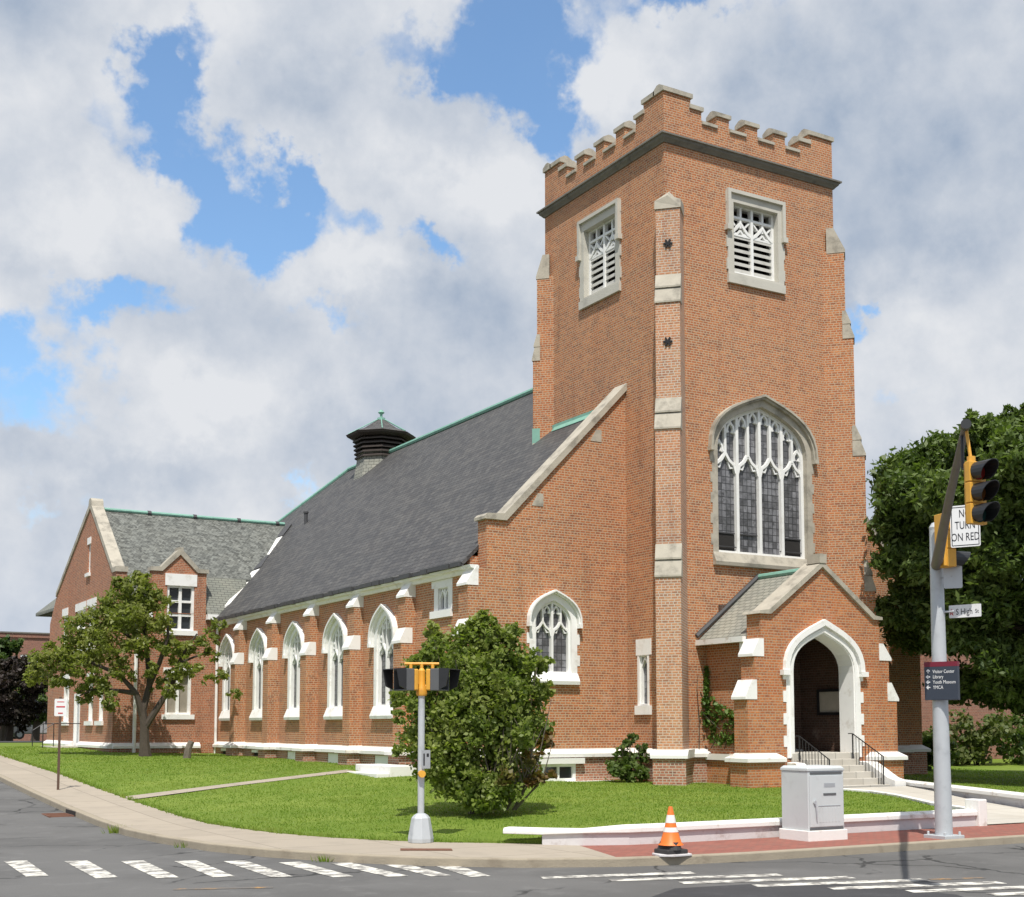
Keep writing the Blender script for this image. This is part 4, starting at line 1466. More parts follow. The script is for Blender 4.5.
mb.box(XP0 + .4, XP0 + .46, PW + .01, YT0 - .03, 1.3, 4.6)
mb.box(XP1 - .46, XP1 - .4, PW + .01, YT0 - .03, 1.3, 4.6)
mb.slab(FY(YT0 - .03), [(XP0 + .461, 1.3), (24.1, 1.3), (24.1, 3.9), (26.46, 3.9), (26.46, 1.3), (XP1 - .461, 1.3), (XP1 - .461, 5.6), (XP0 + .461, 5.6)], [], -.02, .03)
mb.build('porch_shade_lining', 'brick_porch_shade', pw)  # panels added over the inner walls, their dark colour deepening the porch shade
mb = MB()
mb.slab(FP, [(22.96, 5.12), (23.38, 5.12), (25.26, 6.50), (27.16, 5.12), (27.50, 5.12), (27.50, 5.20), (27.22, 5.24), (25.26, 6.66), (23.32, 5.24), (23.0, 5.20)], [], -.63, .08)
mb.fbox(FP, 25.13, 25.39, 6.60, 6.86, -.4, .10)
mb.build('gable_coping', 'stone', pw)
# white moulded doorway
mb = MB()
L = []; z = 1.28; j = 0
while z < 3.6:
    e = 1.36 + (.11 if j % 2 else 0); z2 = min(3.62, z + .30)
    L += [(25.28 - e, z), (25.28 - e, z2)]; z = z2; j += 1
A = arch(25.28, 1.36, 3.62, 1.30, a=.60, b=.52, c=.76)
mb.slab(FP, L + A + [(2 * 25.28 - u, zz) for u, zz in reversed(L)], [porch_arch(1.10, 1.2, 1.04)], -.545, .018)
sur = mb.build('doorway_surround', 'white', pw)
mb = MB()
o = arch(25.28, 1.47, 3.62, 1.43, a=.60, b=.52, c=.76); i_ = arch(25.28, 1.31, 3.62, 1.26, a=.60, b=.52, c=.76)
mb.slab(FP, o + list(reversed(i_)), [], -.02, .12)
for s in (-1, 1):
    mb.fbox(FP, 25.28 + s * 1.44 - .12, 25.28 + s * 1.44 + .12, 3.50, 3.64, -.02, .15)
o = arch(25.28, 1.24, 3.62, 1.19, a=.60, b=.52, c=.76); i_ = arch(25.28, 1.13, 3.62, 1.08, a=.60, b=.52, c=.76)
mb.slab(FP, [(25.28 - 1.24, 1.3)] + o + [(25.28 + 1.24, 1.3), (25.28 + 1.13, 1.3)] + list(reversed(i_)) + [(25.28 - 1.13, 1.3)], [], -.01, .05)
mb.build('hood_mould', 'white', sur)
mb = MB()
G = Frame((0, 0), (1, 0), (0, -1))
for s in (1, -1):
    q = lambda x: x if s == 1 else 2 * 25.18 - x
    for (xa, xb, za, zb) in (((22.50, 22.90, 2.84, 3.36), (22.76, 23.16, 3.98, 4.46)) if s == 1 else ((22.22, 22.66, 2.84, 3.36), (22.48, 22.95, 3.98, 4.46))):
        mb.slab(Frame((0, 26.385), (1, 0), (0, -1)), [(q(xa), za), (q(xa), za + .07), (q(xb - .16), zb), (q(xb), zb), (q(xb), za)], [], -.585, 0)
mb.build('stone_setoff', 'white', pw)
# plinth and water table of the porch
mb = MB()
mb.slab(FP, rect(22.48, 23.75, .1, 1.19), [], -.62, .10)
mb.slab(FP, rect(26.78, 28.16, .1, 1.19), [], -.62, .10)
mb.box(XP0 - .1, XP0 + .1, 27.0, YT0 - .08, .1, 1.188)
mb.box(XP1 - .1, XP1 + .1, 27.0, YT0 - .08, .1, 1.188)
mb.build('plinth', 'brick_porch', pw)
mb = MB()
def wtb(x0, x1, y0, y1, zt, o=.19):
    mb.prism([(x0 - o, y0 - o), (x1 + o, y0 - o), (x1 + o, y1 + o), (x0 - o, y1 + o)], zt - .23, zt - .13)
    mb.prism([(x0 - o, y0 - o), (x1 + o, y0 - o), (x1 + o, y1 + o), (x0 - o, y1 + o)], zt - .13, zt, [(x0, y0), (x1, y0), (x1, y1), (x0, y1)])
wtb(22.58, 23.74 - .19, 26.4, 26.95, 1.42)
wtb(26.80 + .19, 28.06, 26.4, 26.95, 1.42)
mb.box(XP0 - .16, XP0 + .02, 27.15, YT0, 1.20, 1.36)
mb.box(XP1 - .02, XP1 + .16, 27.15, YT0, 1.20, 1.36)
mb.build('water_table', 'white_old', pw)
# porch roof
sl_ = (6.42 - 4.62) / (25.28 - 23.05)
mb = MB()
for s in (1, -1):
    q = lambda x: x if s == 1 else 2 * 25.28 - x
    P = [(q(23.05), PW + .02, 4.58), (q(23.05), YT0, 4.58), (25.28, YT0, 4.58 + sl_ * 2.3), (25.28, PW + .02, 4.58 + sl_ * 2.3)]
    mb.poly(P if s == 1 else P[::-1], (0, 0, -.10))
rf = mb.build('porch_roof', 'slate_porch', church)
mb = MB()
mb.tube([(25.28, PW, 6.47), (25.28, YT0, 6.47)], .09, 8)
mb.build('ridge_cap', 'copper', rf)
mb = MB()
for s in (1, -1):
    q = lambda x: x if s == 1 else 2 * 25.28 - x
    mb.tube([(q(22.95), YT0 - .03, 4.66), (25.28, YT0 - .03, 4.66 + sl_ * 2.3)], .07, 6)
mb.build('flashing', 'lead', rf)
mb = MB()
mb.box(22.93, 23.07, PW + .03, YT0, 4.40, 4.55)
mb.box(23.02, 23.30, PW + .03, YT0, 4.42, 4.47)
mb.tube([(23.10, 27.12, 4.42), (23.12, 27.12, 4.15), (23.22, 27.12, 3.95), (23.22, 27.12, 2.9)], .05, 8)
mb.box(23.02, 23.2, 27.02, 27.22, 4.1, 4.42)
mb.build('gutter', 'white_old', rf)
# floor, steps, cheeks
mb = MB()
mb.box(24.05, 26.5, 26.33, YT0 + .2, .3, 1.41)
for i in range(5):
    mb.box(24.2 - .01 * i, 26.22 + .03 * i, 26.33 - .25 * (i + 1), 26.33 - .25 * i, .2, 1.41 - .165 * (i + 1))
mb.build('steps', 'walk', church, bevel=.012)
mb = MB()
for x0, x1 in ((23.80, 24.12), (26.40, 26.80)):
    mb.slab(Frame((x0, 0), (0, 1), (1, 0)), [(26.29, .2), (24.95, .2), (24.95, .70), (25.2, .76), (25.95, 1.16), (26.29, 1.18)], [], 0, x1 - x0)
mb.build('step_cheek', 'white_old', church, bevel=.02)
# inner doors and the notice board
mb = MB()
mb.slab(FYb(29.08), arch_poly(25.28, .97, 1.3, 3.0, .72), [], -.1, 0)
dr = mb.build('door', 'door', church)
mb = MB()
for s in (-1, 1):
    for z in (1.6, 2.5):
        mb.fbox(FY(28.98), 25.28 + s * .45 - .33, 25.28 + s * .45 + .33, z, z + .75, -.02, .012)
mb.build('door_panel', 'door', dr)
mb = MB()
mb.tube([(25.22, 28.9, 2.25), (25.22, 28.9, 2.5)], .02, 6)
mb.build('handle', 'iron', dr)
L = []; z = 1.3; j = 0
mb = MB()
while z < 3.0:
    e = 1.10 + (.12 if j % 2 else 0); z2 = min(3.0, z + .3)
    L += [(25.28 - e, z), (25.28 - e, z2)]; z = z2; j += 1
mb.slab(FY(YT0), L + arch(25.28, 1.1, 3.0, .85) + [(2 * 25.28 - u, zz) for u, zz in reversed(L)], [arch_poly(25.28, .95, 1.29, 3.0, .70)], -.2, .015)
mb.build('inner_surround', 'white', church)

# --- parish house
parish = thing('parish_house', 'two storey brick parish house with a gabled dormer and mottled shingle roof', 'building', (14.9, 60, 1.05))
XG = 12.7
mb = MB()
FPa = FY(YN)
def flat_window(F, u0, u1, z0, z1, lintel=.4, sill=.16, cols=2, rows=2, glass='pane', parent=parish, name='window', trans=None, deep=.18):
    mb = MB()
    e = .12
    mb.fbox(F, u0 - .08, u1 + .08, z1, z1 + lintel, -.25, .03)
    mb.slab(F, rect(u0, u1, z0, z1), [rect(u0 + e, u1 - e, z0 + .08, z1 - .08)], -.3, -.06)
    w = (u1 - u0 - 2 * e) / cols
    for i in range(1, cols):
        mb.fbox(F, u0 + e + w * i - .06, u0 + e + w * i + .06, z0 + .08, z1 - .08, -.28, -.08)
    for r in range(1, rows):
        z = z0 + .08 + (z1 - z0 - .16) * (r / rows if trans is None else trans)
        mb.fbox(F, u0 + e, u1 - e, z - .05, z + .05, -.27, -.09)
    win = mb.build(name, 'white', parent)
    mb = MB(); mb.fbox(F, u0 - .12, u1 + .12, z0 - sill, z0, -.25, .10); mb.build('sill', 'white', win)
    mb = MB(); mb.fbox(F, u0 + .05, u1 - .05, z0 + .04, z1 - .04, -.22, -.2); mb.build('pane', glass, win)
    return [rect(u0 + .01, u1 - .01, z0 - .05, z1 + .05)]
holes = flat_window(FPa, 14.80, 15.92, 2.62, 4.35, .22, .2, 2, 1, 'pane_pale')
FD = FY(YN - .06)
hd_ = flat_window(FD, 14.78, 15.96, 6.12, 8.0, .5, .2, 2, 3, 'pane')
holes += [rect(14.7, 16.04, 5.7, 6.84)]
front = MB()
front.slab(FPa, [(XG, .3), (XN - .02, .3), (XN - .02, 6.86), (XG, 6.86)], holes, -.45, 0)
FD = FY(YN - .06)
hd = hd_
front.slab(FD, [(14.16, 5.6), (16.45, 5.6), (16.45, 8.62), (16.08, 8.62), (15.31, 9.36), (14.54, 8.62), (14.16, 8.62)], hd, -.45, 0)
FG = FX(XG)
def G2(u0, u1, z0, z1, **k): return flat_window(FG, u0, u1, z0, z1, **k)
gh = []
gh += flat_window(FG, 58.75, 59.25, 8.9, 10.2, .3, .15, 1, 1, 'pane_pale', name='attic_window')
gh += flat_window(FG, 57.4, 59.0, 5.6, 7.35, .35, .18, 2, 2)
gh += flat_window(FG, 59.4, 61.4, 5.6, 7.35, .35, .18, 2, 2)
gh += flat_window(FG, 63.2, 64.3, 5.6, 7.35, .35, .18, 1, 2)
gh += flat_window(FG, 55.6, 56.6, 2.35, 3.95, .25, .18, 1, 2, 'pane_pale')
gh += flat_window(FG, 57.5, 58.6, 2.35, 4.2, .25, .18, 1, 2, 'pane_pale')
gh += flat_window(FG, 62.4, 63.9, 2.35, 4.3, .25, .18, 2, 2, 'pane_pale')
front.slab(FG, [(YN + .45, .3), (67.4, .3), (67.4, 7.2), (65.9, 8.5), (58.9, 11.95), (54.5, 8.5), (YN + .45, 8.5)], gh + [rect(60.0, 61.2, 1.2, 3.6)], -.45, 0)
front.box(XG, XG + .45, YN, YN + .45, 6.86, 8.5)
front.box(XG + .45, 24, 66.9, 67.4, .3, 6.9)
front.build('wall', 'brick_parish', parish)
mb = MB()
mb.slab(FG, [(53.85, 8.46), (54.45, 8.46), (58.9, 11.82), (65.95, 8.44), (65.95, 8.64), (59.2, 11.95), (59.15, 12.12), (59.05, 12.24), (58.75, 12.24), (58.62, 12.12), (58.55, 11.86), (54.35, 8.66), (53.85, 8.68)], [], -.47, .05)
mb.slab(FY(YN - .06), [(14.08, 8.58), (14.56, 8.58), (15.31, 9.31), (16.06, 8.58), (16.53, 8.58), (16.53, 8.74), (16.12, 8.76), (15.42, 9.50), (15.42, 9.62), (15.20, 9.62), (15.20, 9.50), (14.50, 8.76), (14.08, 8.74)], [], -.5, .07)
mb.build('gable_coping', 'stone', parish)
# roof in two pitches
mb = MB()
T = (0, 0, -.12)
mb.poly([(XG + .42, 54.85, 8.55), (24, 54.85, 8.55), (24, 58.9, 11.74), (XG + .42, 58.9, 11.74)], T)
mb.poly([(XG + .42, 58.9, 11.738), (24, 58.9, 11.738), (24, 66.0, 8.4), (XG + .42, 66.0, 8.4)], T)
rf = mb.build('roof', 'shingle', parish)
mb = MB()
mb.poly([(XG + .3, 53.65, 6.86), (14.15, 53.65, 6.86), (14.15, 54.86, 8.56), (XG + .3, 54.86, 8.56)], T)
mb.poly([(16.46, 53.65, 6.86), (18.5, 53.65, 6.86), (18.5, 54.86, 8.56), (16.46, 54.86, 8.56)], T)
mb.poly([(XG + .42, 66.0, 8.395), (24, 66.0, 8.395), (24, 67.6, 6.9), (XG + .42, 67.6, 6.9)], T)
mb.build('lower_slope', 'shingle_low', rf)
mb = MB()
mb.tube([(XG + .5, 58.9, 11.80), (21.75, 58.9, 11.80)], .085, 8)
mb.build('ridge_cap', 'copper', rf)
mb = MB()
for x in (15.2, 17.3, 19.4, 21.3):
    mb.tube([(x, 58.9, 11.78), (x + .16, 58.9, 11.78)], .13, 8)
mb.build('ridge_clip', 'lead', rf)
# dormer roof
mb = MB()
mb.poly([(14.2, 54.25, 8.5), (15.31, 54.25, 9.3), (15.31, 56.2, 9.3), (14.2, 56.0, 8.5)], T)
mb.poly([(16.42, 54.25, 8.5), (16.42, 56.0, 8.5), (15.31, 56.2, 9.298), (15.31, 54.25, 9.298)], T)
mb.build('dormer_roof', 'shingle_low', rf)
mb = MB()
mb.box(14.2, 14.4, 54.25, 56, 6.9, 8.38)
mb.box(16.22, 16.42, 54.25, 56, 6.9, 8.38)
mb.build('dormer_cheek', 'brick_parish', rf)
# torn white flashing in the valley
mb = MB()
pv = [(17.35, 53.75, 7.05), (18.25, 54.75, 8.0), (19.0, 55.15, 8.75), (20.3, 57.0, 10.0), (21.9, 58.75, 11.6)]
def vpt(t):
    i = min(int(t), len(pv) - 2); f = t - i
    return Vector(pv[i]).lerp(Vector(pv[i + 1]), f)
for a, b, m_ in ((.1, 1.3, 0), (1.35, 2.1, 0), (2.2, 2.75, 1), (2.8, 3.5, 0), (3.55, 3.98, 1)):
    A, B = vpt(a), vpt(b)
    mb.add([A + Vector((-.18, 0, .10)), A + Vector((.18, 0, .26)), B + Vector((.18, 0, .26)), B + Vector((-.18, 0, .10)),
            A + Vector((-.18, 0, .02)), A + Vector((.18, 0, .12)), B + Vector((.18, 0, .12)), B + Vector((-.18, 0, .02))],
           [(0, 1, 2, 3), (7, 6, 5, 4), (0, 4, 5, 1), (1, 5, 6, 2), (2, 6, 7, 3), (3, 7, 4, 0)], m_)
mb.build('valley_flashing', ['white_old', 'lead'], rf)
plinth(FPa, XG, XN - .75, ztop=1.46, parent=parish)
plinth(FG, YN, 59.9, ztop=1.462, parent=parish)
plinth(FG, 61.3, 67.4, ztop=1.462, parent=parish)
mb = MB()
mb.box(XG + .1, 14.15, YN - .32, YN, 6.62, 6.84)
mb.box(16.46, XN - .02, YN - .32, YN, 6.62, 6.84)
mb.build('gutter', 'white', parish)
mb = MB()
mb.tube([(13.55, YN - .14, 6.6), (13.55, YN - .14, 1.0)], .075, 8)
mb.build('downspout', 'white', parish)
mb = MB()
mb.slab(FG, rect(60.0, 61.2, 1.25, 3.6), [rect(60.12, 61.08, 1.25, 3.48)], -.2, .02)
d = mb.build('door', 'white', parish)
mb = MB(); mb.fbox(FG, 60.12, 61.08, 1.25, 3.48, -.16, -.1); mb.build('door_leaf', 'sign_grey', d)
mb = MB()
mb.box(XG - 1.3, XG, 59.4, 62.0, .9, 1.25)
mb.box(XG - 1.7, XG - 1.3, 59.4, 62.0, .9, 1.12)
mb.build('steps', 'walk', parish)
mb = MB()
for y in (59.5, 61.9):
    mb.tube([(XG - .05, y, 2.25), (XG - 1.2, y, 2.25), (XG - 1.65, y, 1.95), (XG - 1.65, y, 1.0)], .022, 6)
    mb.tube([(XG - 1.2, y, 2.25), (XG - 1.2, y, 1.2)], .02, 6)
mb.build('handrail', 'iron', parish)
# rear wing with wide eaves
rear = thing('rear_wing', 'rear brick wing with widely overhanging hipped eaves, half hidden behind the parish house gable', 'building', (16, 72, 1.2))
mb = MB()
mb.box(14.2, 22, 67.41, 69.2, .5, 7.9)
mb.build('wall', 'brick_parish', rear)
mb = MB()
P0 = [(12.9, 67.45), (23.2, 67.45), (23.2, 71.6), (12.75, 71.6)]
mb.prism(P0, 7.9, 8.05)
mb.prism(P0, 8.05, 10.2, [(15.0, 67.5), (20.5, 67.5), (20.5, 68.5), (15.0, 68.5)])
mb.build('roof', 'shingle_low', rear)

# ------------------------------------------------------------------ street furniture and other buildings
def basis(dirv):
    d = Vector((dirv[0], dirv[1], 0)).normalized()
    return d, Vector((-d.y, d.x, 0))          # outward, left-hand side (seen from the front it is to the viewer's right)

class PFrame(Frame):
    """frame of a small upright object: centre, outward direction; u to the viewer's right"""
    def __init__(s, c, dirv):
        d, l = basis(dirv)
        s.o = Vector((c[0], c[1], 0)); s.nn = d; s.u = l

def text(body, size, F, u, z, d, m, parent, align='LEFT', name='lettering', sx=1.0):
    cu = bpy.data.curves.new(name, 'FONT')
    cu.body = body
    cu.size = size
    cu.align_x = align
    cu.extrude = .001
    cu.resolution_u = 3
    ob = bpy.data.objects.new(name + '_tmp', cu)
    COL.objects.link(ob)
    dg = bpy.context.evaluated_depsgraph_get()
    me = bpy.data.meshes.new_from_object(ob.evaluated_get(dg))
    bpy.data.objects.remove(ob)
    L = Vector((0, 0, 0)); p = parent
    while p is not None:
        if p.name in ROOT: L = ROOT[p.name]
        p = p.parent
    for v in me.vertices:
        q = Vector(F(u + v.co.x * sx, z + v.co.y, d + v.co.z))
        v.co = q - L
    me.materials.clear()
    me.materials.append(M[m])
    me.name = name
    return link(name, me, parent)

def sweep_wall(parent, path, w, z0f, z1f, m, name, over=0.0, rnd=False):
    mb = MB()
    L = off(path, w / 2 + over); Rr = off(path, -w / 2 - over)
    vs = []; n = len(path)
    for i in range(n):
        z0, z1 = z0f(path[i]), z1f(path[i])
        if rnd:
            c = Vector(path[i])
            l = Vector(L[i]); r = Vector(Rr[i])
            li = c.lerp(l, .72); ri = c.lerp(r, .72)
            vs += [(l.x, l.y, z0), (l.x, l.y, z1 - .035), (li.x, li.y, z1), (ri.x, ri.y, z1), (r.x, r.y, z1 - .035), (r.x, r.y, z0)]
        else:
            vs += [(*L[i], z0), (*L[i], z1), (*Rr[i], z1), (*Rr[i], z0)]
    k = 6 if rnd else 4
    fs = []
    for i in range(n - 1):
        for j in range(k):
            fs.append((k * i + j, k * i + (j + 1) % k, k * i + k + (j + 1) % k, k * i + k + j))
    fs += [tuple(range(k - 1, -1, -1)), tuple(range(k * (n - 1), k * n))]
    mb.add(vs, fs)
    return mb.build(name, m, parent, bevel=.012)

lw = thing('low_wall', 'low whitewashed garden wall with rounded coping curving along the front sidewalk', 'wall', (15, 18.25, .13))
LWP = [(11.32, 19.58), (11.75, 19.06), (12.25, 18.6), (12.95, 18.32), (13.8, 18.25), (15.5, 18.25), (18, 18.25), (21.42, 18.25)]
sweep_wall(lw, LWP[1:], .24, lambda p: .0, lambda p: .345 if p[0] > 12 else .305, 'wall_face', 'wall_body')
sweep_wall(lw, LWP, .24, lambda p: .30 if p[0] < 12 else .335, lambda p: .455 if p[0] > 12.3 else .40, 'white_old', 'coping', over=.05, rnd=True)
mb = MB(); mb.box(21.42, 21.66, 18.04, 18.40, 0, .66); mb.build('end_pier', 'white_old', lw, bevel=.02)

gwl = thing('garden_wall', 'white coped garden wall running from the porch steps to the sidewalk beside the walk', 'wall', (26.3, 22, .4))
GP = [(27.35, 26.2), (26.4, 22.2), (25.45, 18.6), (25.7, 18.32), (27, 18.28), (34, 18.28), (44, 18.28)]
gz = lambda p: float(np.interp(p[1], [18.3, 26.2], [.50, .70]))
sweep_wall(gwl, GP, .22, lambda p: 0.0, lambda p: gz(p) - .12, 'wall_face', 'wall_body')
sweep_wall(gwl, GP, .22, lambda p: gz(p) - .13, gz, 'white_old', 'coping', over=.05, rnd=True)

wk = thing('walk_kerb', 'low white concrete kerb along the lawn edge of the entrance walk', 'kerb', (22.7, 21, .4))
sweep_wall(wk, [(21.75, 18.6), (22.2, 19.9), (23.55, 22.2), (24.15, 23.6), (24.2, 24.85)], .16, lambda p: .0, lambda p: float(tz(p[0], p[1])) + .05, 'white_old', 'kerb_strip')

# step rails (fixed to the church steps)
for x, rz0 in ((24.18, 1.87), (26.12, 1.93)):
    mb = MB()
    mb.tube([(x, 26.36, rz0), (x, 26.2, rz0), (x, 25.1, rz0 - .60)], .015, 6)
    mb.tube([(x, 25.1, rz0 - .59), (x, 25.1, .5)], .019, 6)
    mb.tube([(x, 26.2, rz0 + .01), (x, 26.2, 1.2)], .020, 6)
    for i in range(9):
        y = 26.08 - i * .115
        zt_ = rz0 - (26.2 - y) / 1.1 * .6
        mb.tube([(x, y, zt_ - .01), (x, y, 1.41 - .165 * (int((26.33 - y) / .25) + 1) - .02)], .010, 5)
    mb.build('handrail', 'iron', church)

nb = thing('notice_board', 'framed black notice board hanging on the shaded wall inside the porch', 'notice board', (26.83, 27.5, 2.8))
FI = FX(26.785)
mb = MB()
mb.slab(FI, rect(27.15, 28.2, 2.45, 3.2), [rect(27.23, 28.12, 2.53, 3.12)], 0, .07)
mb.build('frame', 'iron', nb)
mb = MB(); mb.fbox(FI, 27.22, 28.13, 2.52, 3.13, .005, .03); mb.build('notice', 'board', nb)

# utility cabinet
cab = thing('utility_cabinet', 'light grey steel utility cabinet on a white concrete plinth beside the low wall', 'cabinet', (16.45, 17.5, .13))
cx0, cx1, cy0, cy1 = 16.03, 16.88, 17.18, 17.86
mb = MB(); mb.box(cx0 - .04, cx1 + .04, cy0 - .04, cy1 + .04, .10, .31); mb.build('plinth', 'white_old', cab, bevel=.012)
mb = MB(); mb.box(cx0, cx1, cy0, cy1, .31, 1.34); mb.build('body', 'cabinet', cab, bevel=.01)
mb = MB()
mb.prism([(cx0 - .012, cy0 - .012), (cx1 + .012, cy0 - .012), (cx1 + .012, cy1 + .012), (cx0 - .012, cy1 + .012)], 1.342, 1.385)
mb.prism([(cx0 - .012, cy0 - .012), (cx1 + .012, cy0 - .012), (cx1 + .012, cy1 + .012), (cx0 - .012, cy1 + .012)], 1.386, 1.43, [(cx0 + .03, cy0 + .03), (cx1 - .03, cy0 + .03), (cx1 - .03, cy1 - .03), (cx0 + .03, cy1 - .03)])
mb.build('lid', 'cabinet', cab, bevel=.006)
FC = FY(cy0)
mb = MB(); mb.fbox(FC, cx0 + .03, cx1 - .03, .37, 1.27, .0, .022); cdoor = mb.build('door', 'cabinet', cab, bevel=.006)
mb = MB(); mb.fbox(FC, cx0 + .05, cx1 - .05, 1.285, 1.325, .0, .012); mb.build('vent', 'cab_dark', cab)
mb = MB(); mb.fbox(FC, cx0 + .03, cx1 - .03, .318, .352, .0, .012); mb.build('vent', 'cab_dark', cab)
mb = MB(); mb.fbox(FC, cx0 + .34, cx0 + .64, .92, .955, .02, .030); mb.build('vent_slot', 'cab_dark', cdoor)
mb = MB(); mb.fbox(FC, cx0 + .36, cx0 + .62, 1.06, 1.13, .02, .0255); mb.build('label_plate', 'sign_grey', cdoor)
mb = MB()
mb.tube([(cx0 + .13, cy0 - .03, .80), (cx0 + .13, cy0 - .05, .80)], .035, 10)
mb.tube([(cx0 + .13, cy0 - .055, .83), (cx0 + .15, cy0 - .06, .62), (cx0 + .16, cy0 - .055, .52)], .013, 6)
mb.build('handle', 'galv', cdoor)
mb = MB()
for i in range(7):
    mb.fbox(FC, cx0 + .24 + i * .075, cx0 + .262 + i * .075, .45, .70, .02, .027)
mb.build('rib', 'cabinet', cdoor, split=False)
mb = MB(); mb.strip(FC, [(cx0 + .22, .735), (cx0 + .74, .735)], .012, .02, .026); mb.build('seam', 'sign_grey', cdoor)

# traffic cone
cone = thing('traffic_cone', 'orange traffic cone with two white bands and a battered black base on the kerb', 'traffic cone', (12.26, 16.5, .13))
c0 = (12.44, 16.40)
zc_ = .135
mb = MB()
mb.lathe(c0, [(.20, zc_ + .16), (.165, zc_ + .20), (.098, zc_ + .42), (.035, zc_ + .73), (.028, zc_ + .75)], 18)
mb.build('cone', 'orange', cone, smooth=True)
def rr_(z): return float(np.interp(z, [.20, .42, .73], [.165, .098, .035])) + .003
for za, zb in ((.36, .43), (.50, .62)):
    mb = MB(); mb.lathe(c0, [(rr_(za), zc_ + za), (rr_(zb), zc_ + zb)], 18); mb.build('reflective_band', 'reflect', cone, smooth=True)
mb = MB()
n_ = 14
pr_ = []
for k_ in range(n_):
    a = 2 * math.pi * k_ / n_
    r_ = .19 + .04 * math.sin(3 * a + .5) + .02 * math.sin(7 * a)
    pr_.append((c0[0] + r_ * math.cos(a), c0[1] + r_ * math.sin(a)))
mb.prism(pr_, zc_ + .09, zc_ + .21, [(c0[0] + (x - c0[0]) * .78, c0[1] + (y - c0[1]) * .78) for x, y in pr_])
mb.build('weight_collar', 'rubber', cone)
mb = MB(); mb.box(c0[0] - .20, c0[0] + .20, c0[1] - .18, c0[1] + .18, zc_ + .02, zc_ + .10); mb.build('base', 'rubber', cone, bevel=.02)
mb = MB(); mb.prism([(c0[0] - .30, c0[1] - .10), (c0[0] - .12, c0[1] - .24), (c0[0] + .24, c0[1] - .22), (c0[0] + .31, c0[1] + .02), (c0[0] + .12, c0[1] + .22), (c0[0] - .22, c0[1] + .20)], zc_ - .005, zc_ + .03); mb.build('base_plate', 'wall_face', cone, bevel=.008)

# traffic signal pole with long mast arm
tp = thing('traffic_signal_pole', 'tall grey steel signal pole with a long dark mast arm reaching over the road', 'signal pole', (18.6, 16.5, .13))
mb = MB()
mb.lathe((18.61, 16.47), [(.155, .15), (.15, 1.0), (.13, 3.4), (.112, 5.72)], 16)
mb.build('pole', 'galv', tp, smooth=True)
mb = MB()
mb.lathe((18.61, 16.47), [(.115, 5.72), (.12, 5.76), (.07, 5.84), (.02, 5.86)], 12)
mb.build('pole_cap', 'galv', tp, smooth=True)
mb = MB()
mb.box(18.36, 18.86, 16.22, 16.72, .10, .19)
for dx in (-.19, .19):
    for dy in (-.19, .19):
        mb.tube([(18.61 + dx, 16.47 + dy, .18), (18.61 + dx, 16.47 + dy, .25)], .025, 6)
mb.build('base_plate', 'galv', tp, bevel=.01)
A0 = Vector((18.61, 16.47, 5.05)); A1 = Vector((12.36, 10.44, 5.70))
ad = (A1 - A0)
mb = MB()
mb.tube([A0 + ad * .012, A0 + ad * .3 + Vector((0, 0, .06)), A0 + ad * .6 + Vector((0, 0, .07)), A1], [.105, .080, .062, .046], 12)
mb.build('mast_arm', 'steel_dark', tp, smooth=True)
mb = MB()
mb.tube([A1 - ad.normalized() * .02, A1 + ad.normalized() * .08], .062, 12)
mb.build('arm_cap', 'black', tp)

def signal_head(root, c, dirv, sec, lit=('red_lens', 'amber_lens', 'green_lens'), body='yellow', depth=None):
    """three-section vehicle signal: housing, three lenses, three tunnel visors"""
    F = PFrame(c, dirv)
    w = sec * .5; dp = depth or sec * .45
    z0 = c[2] - 1.5 * sec
    mb = MB()
    for i in range(3):
        mb.fbox(F, -w + .004, w - .004, z0 + i * sec + .006, z0 + (i + 1) * sec - .006, -dp * .75, .0)
    mb.fbox(F, -w * .86, w * .86, z0 + .02, z0 + 3 * sec - .02, -dp, -.02)
    mb.build('housing', body, root, bevel=.008, split=False)
    for i in range(3):
        zc = z0 + (2 - i + .5) * sec
        mb = MB()
        r = sec * .40
        mb.add([F(r * math.cos(q), zc + r * math.sin(q), .012) for q in [2 * math.pi * k / 16 for k in range(16)]] + [F(r * math.cos(q), zc + r * math.sin(q), -.01) for q in [2 * math.pi * k / 16 for k in range(16)]],
               [tuple(range(16)), tuple(range(31, 15, -1))] + [(k, (k + 1) % 16, (k + 1) % 16 + 16, k + 16) for k in range(16)])
        mb.build('lens', lit[i], root)
        mb = MB()
        vs = []; n = 15
        R0 = sec * .455
        for k in range(n):
            q = math.radians(-55 + 290 * k / (n - 1))
            ln = sec * (.42 + .68 * max(0, .5 + .5 * math.sin(q)))
            for rr in (R0, R0 - .008):
                vs.append(F(rr * math.cos(q), zc + rr * math.sin(q), .0))
                vs.append(F(rr * math.cos(q), zc + rr * math.sin(q) - .03 * sec, ln))
        fs = []
        for k in range(n - 1):
            a = 4 * k; b = a + 4
            fs += [(a, b, b + 1, a + 1), (a + 2, a + 3, b + 3, b + 2), (a + 1, b + 1, b + 3, a + 3)]
        fs += [(0, 1, 3, 2), (4 * n - 4, 4 * n - 2, 4 * n - 1, 4 * n - 3)]
        mb.add(vs, fs)
        mb.build('visor', 'black', root)
    return F

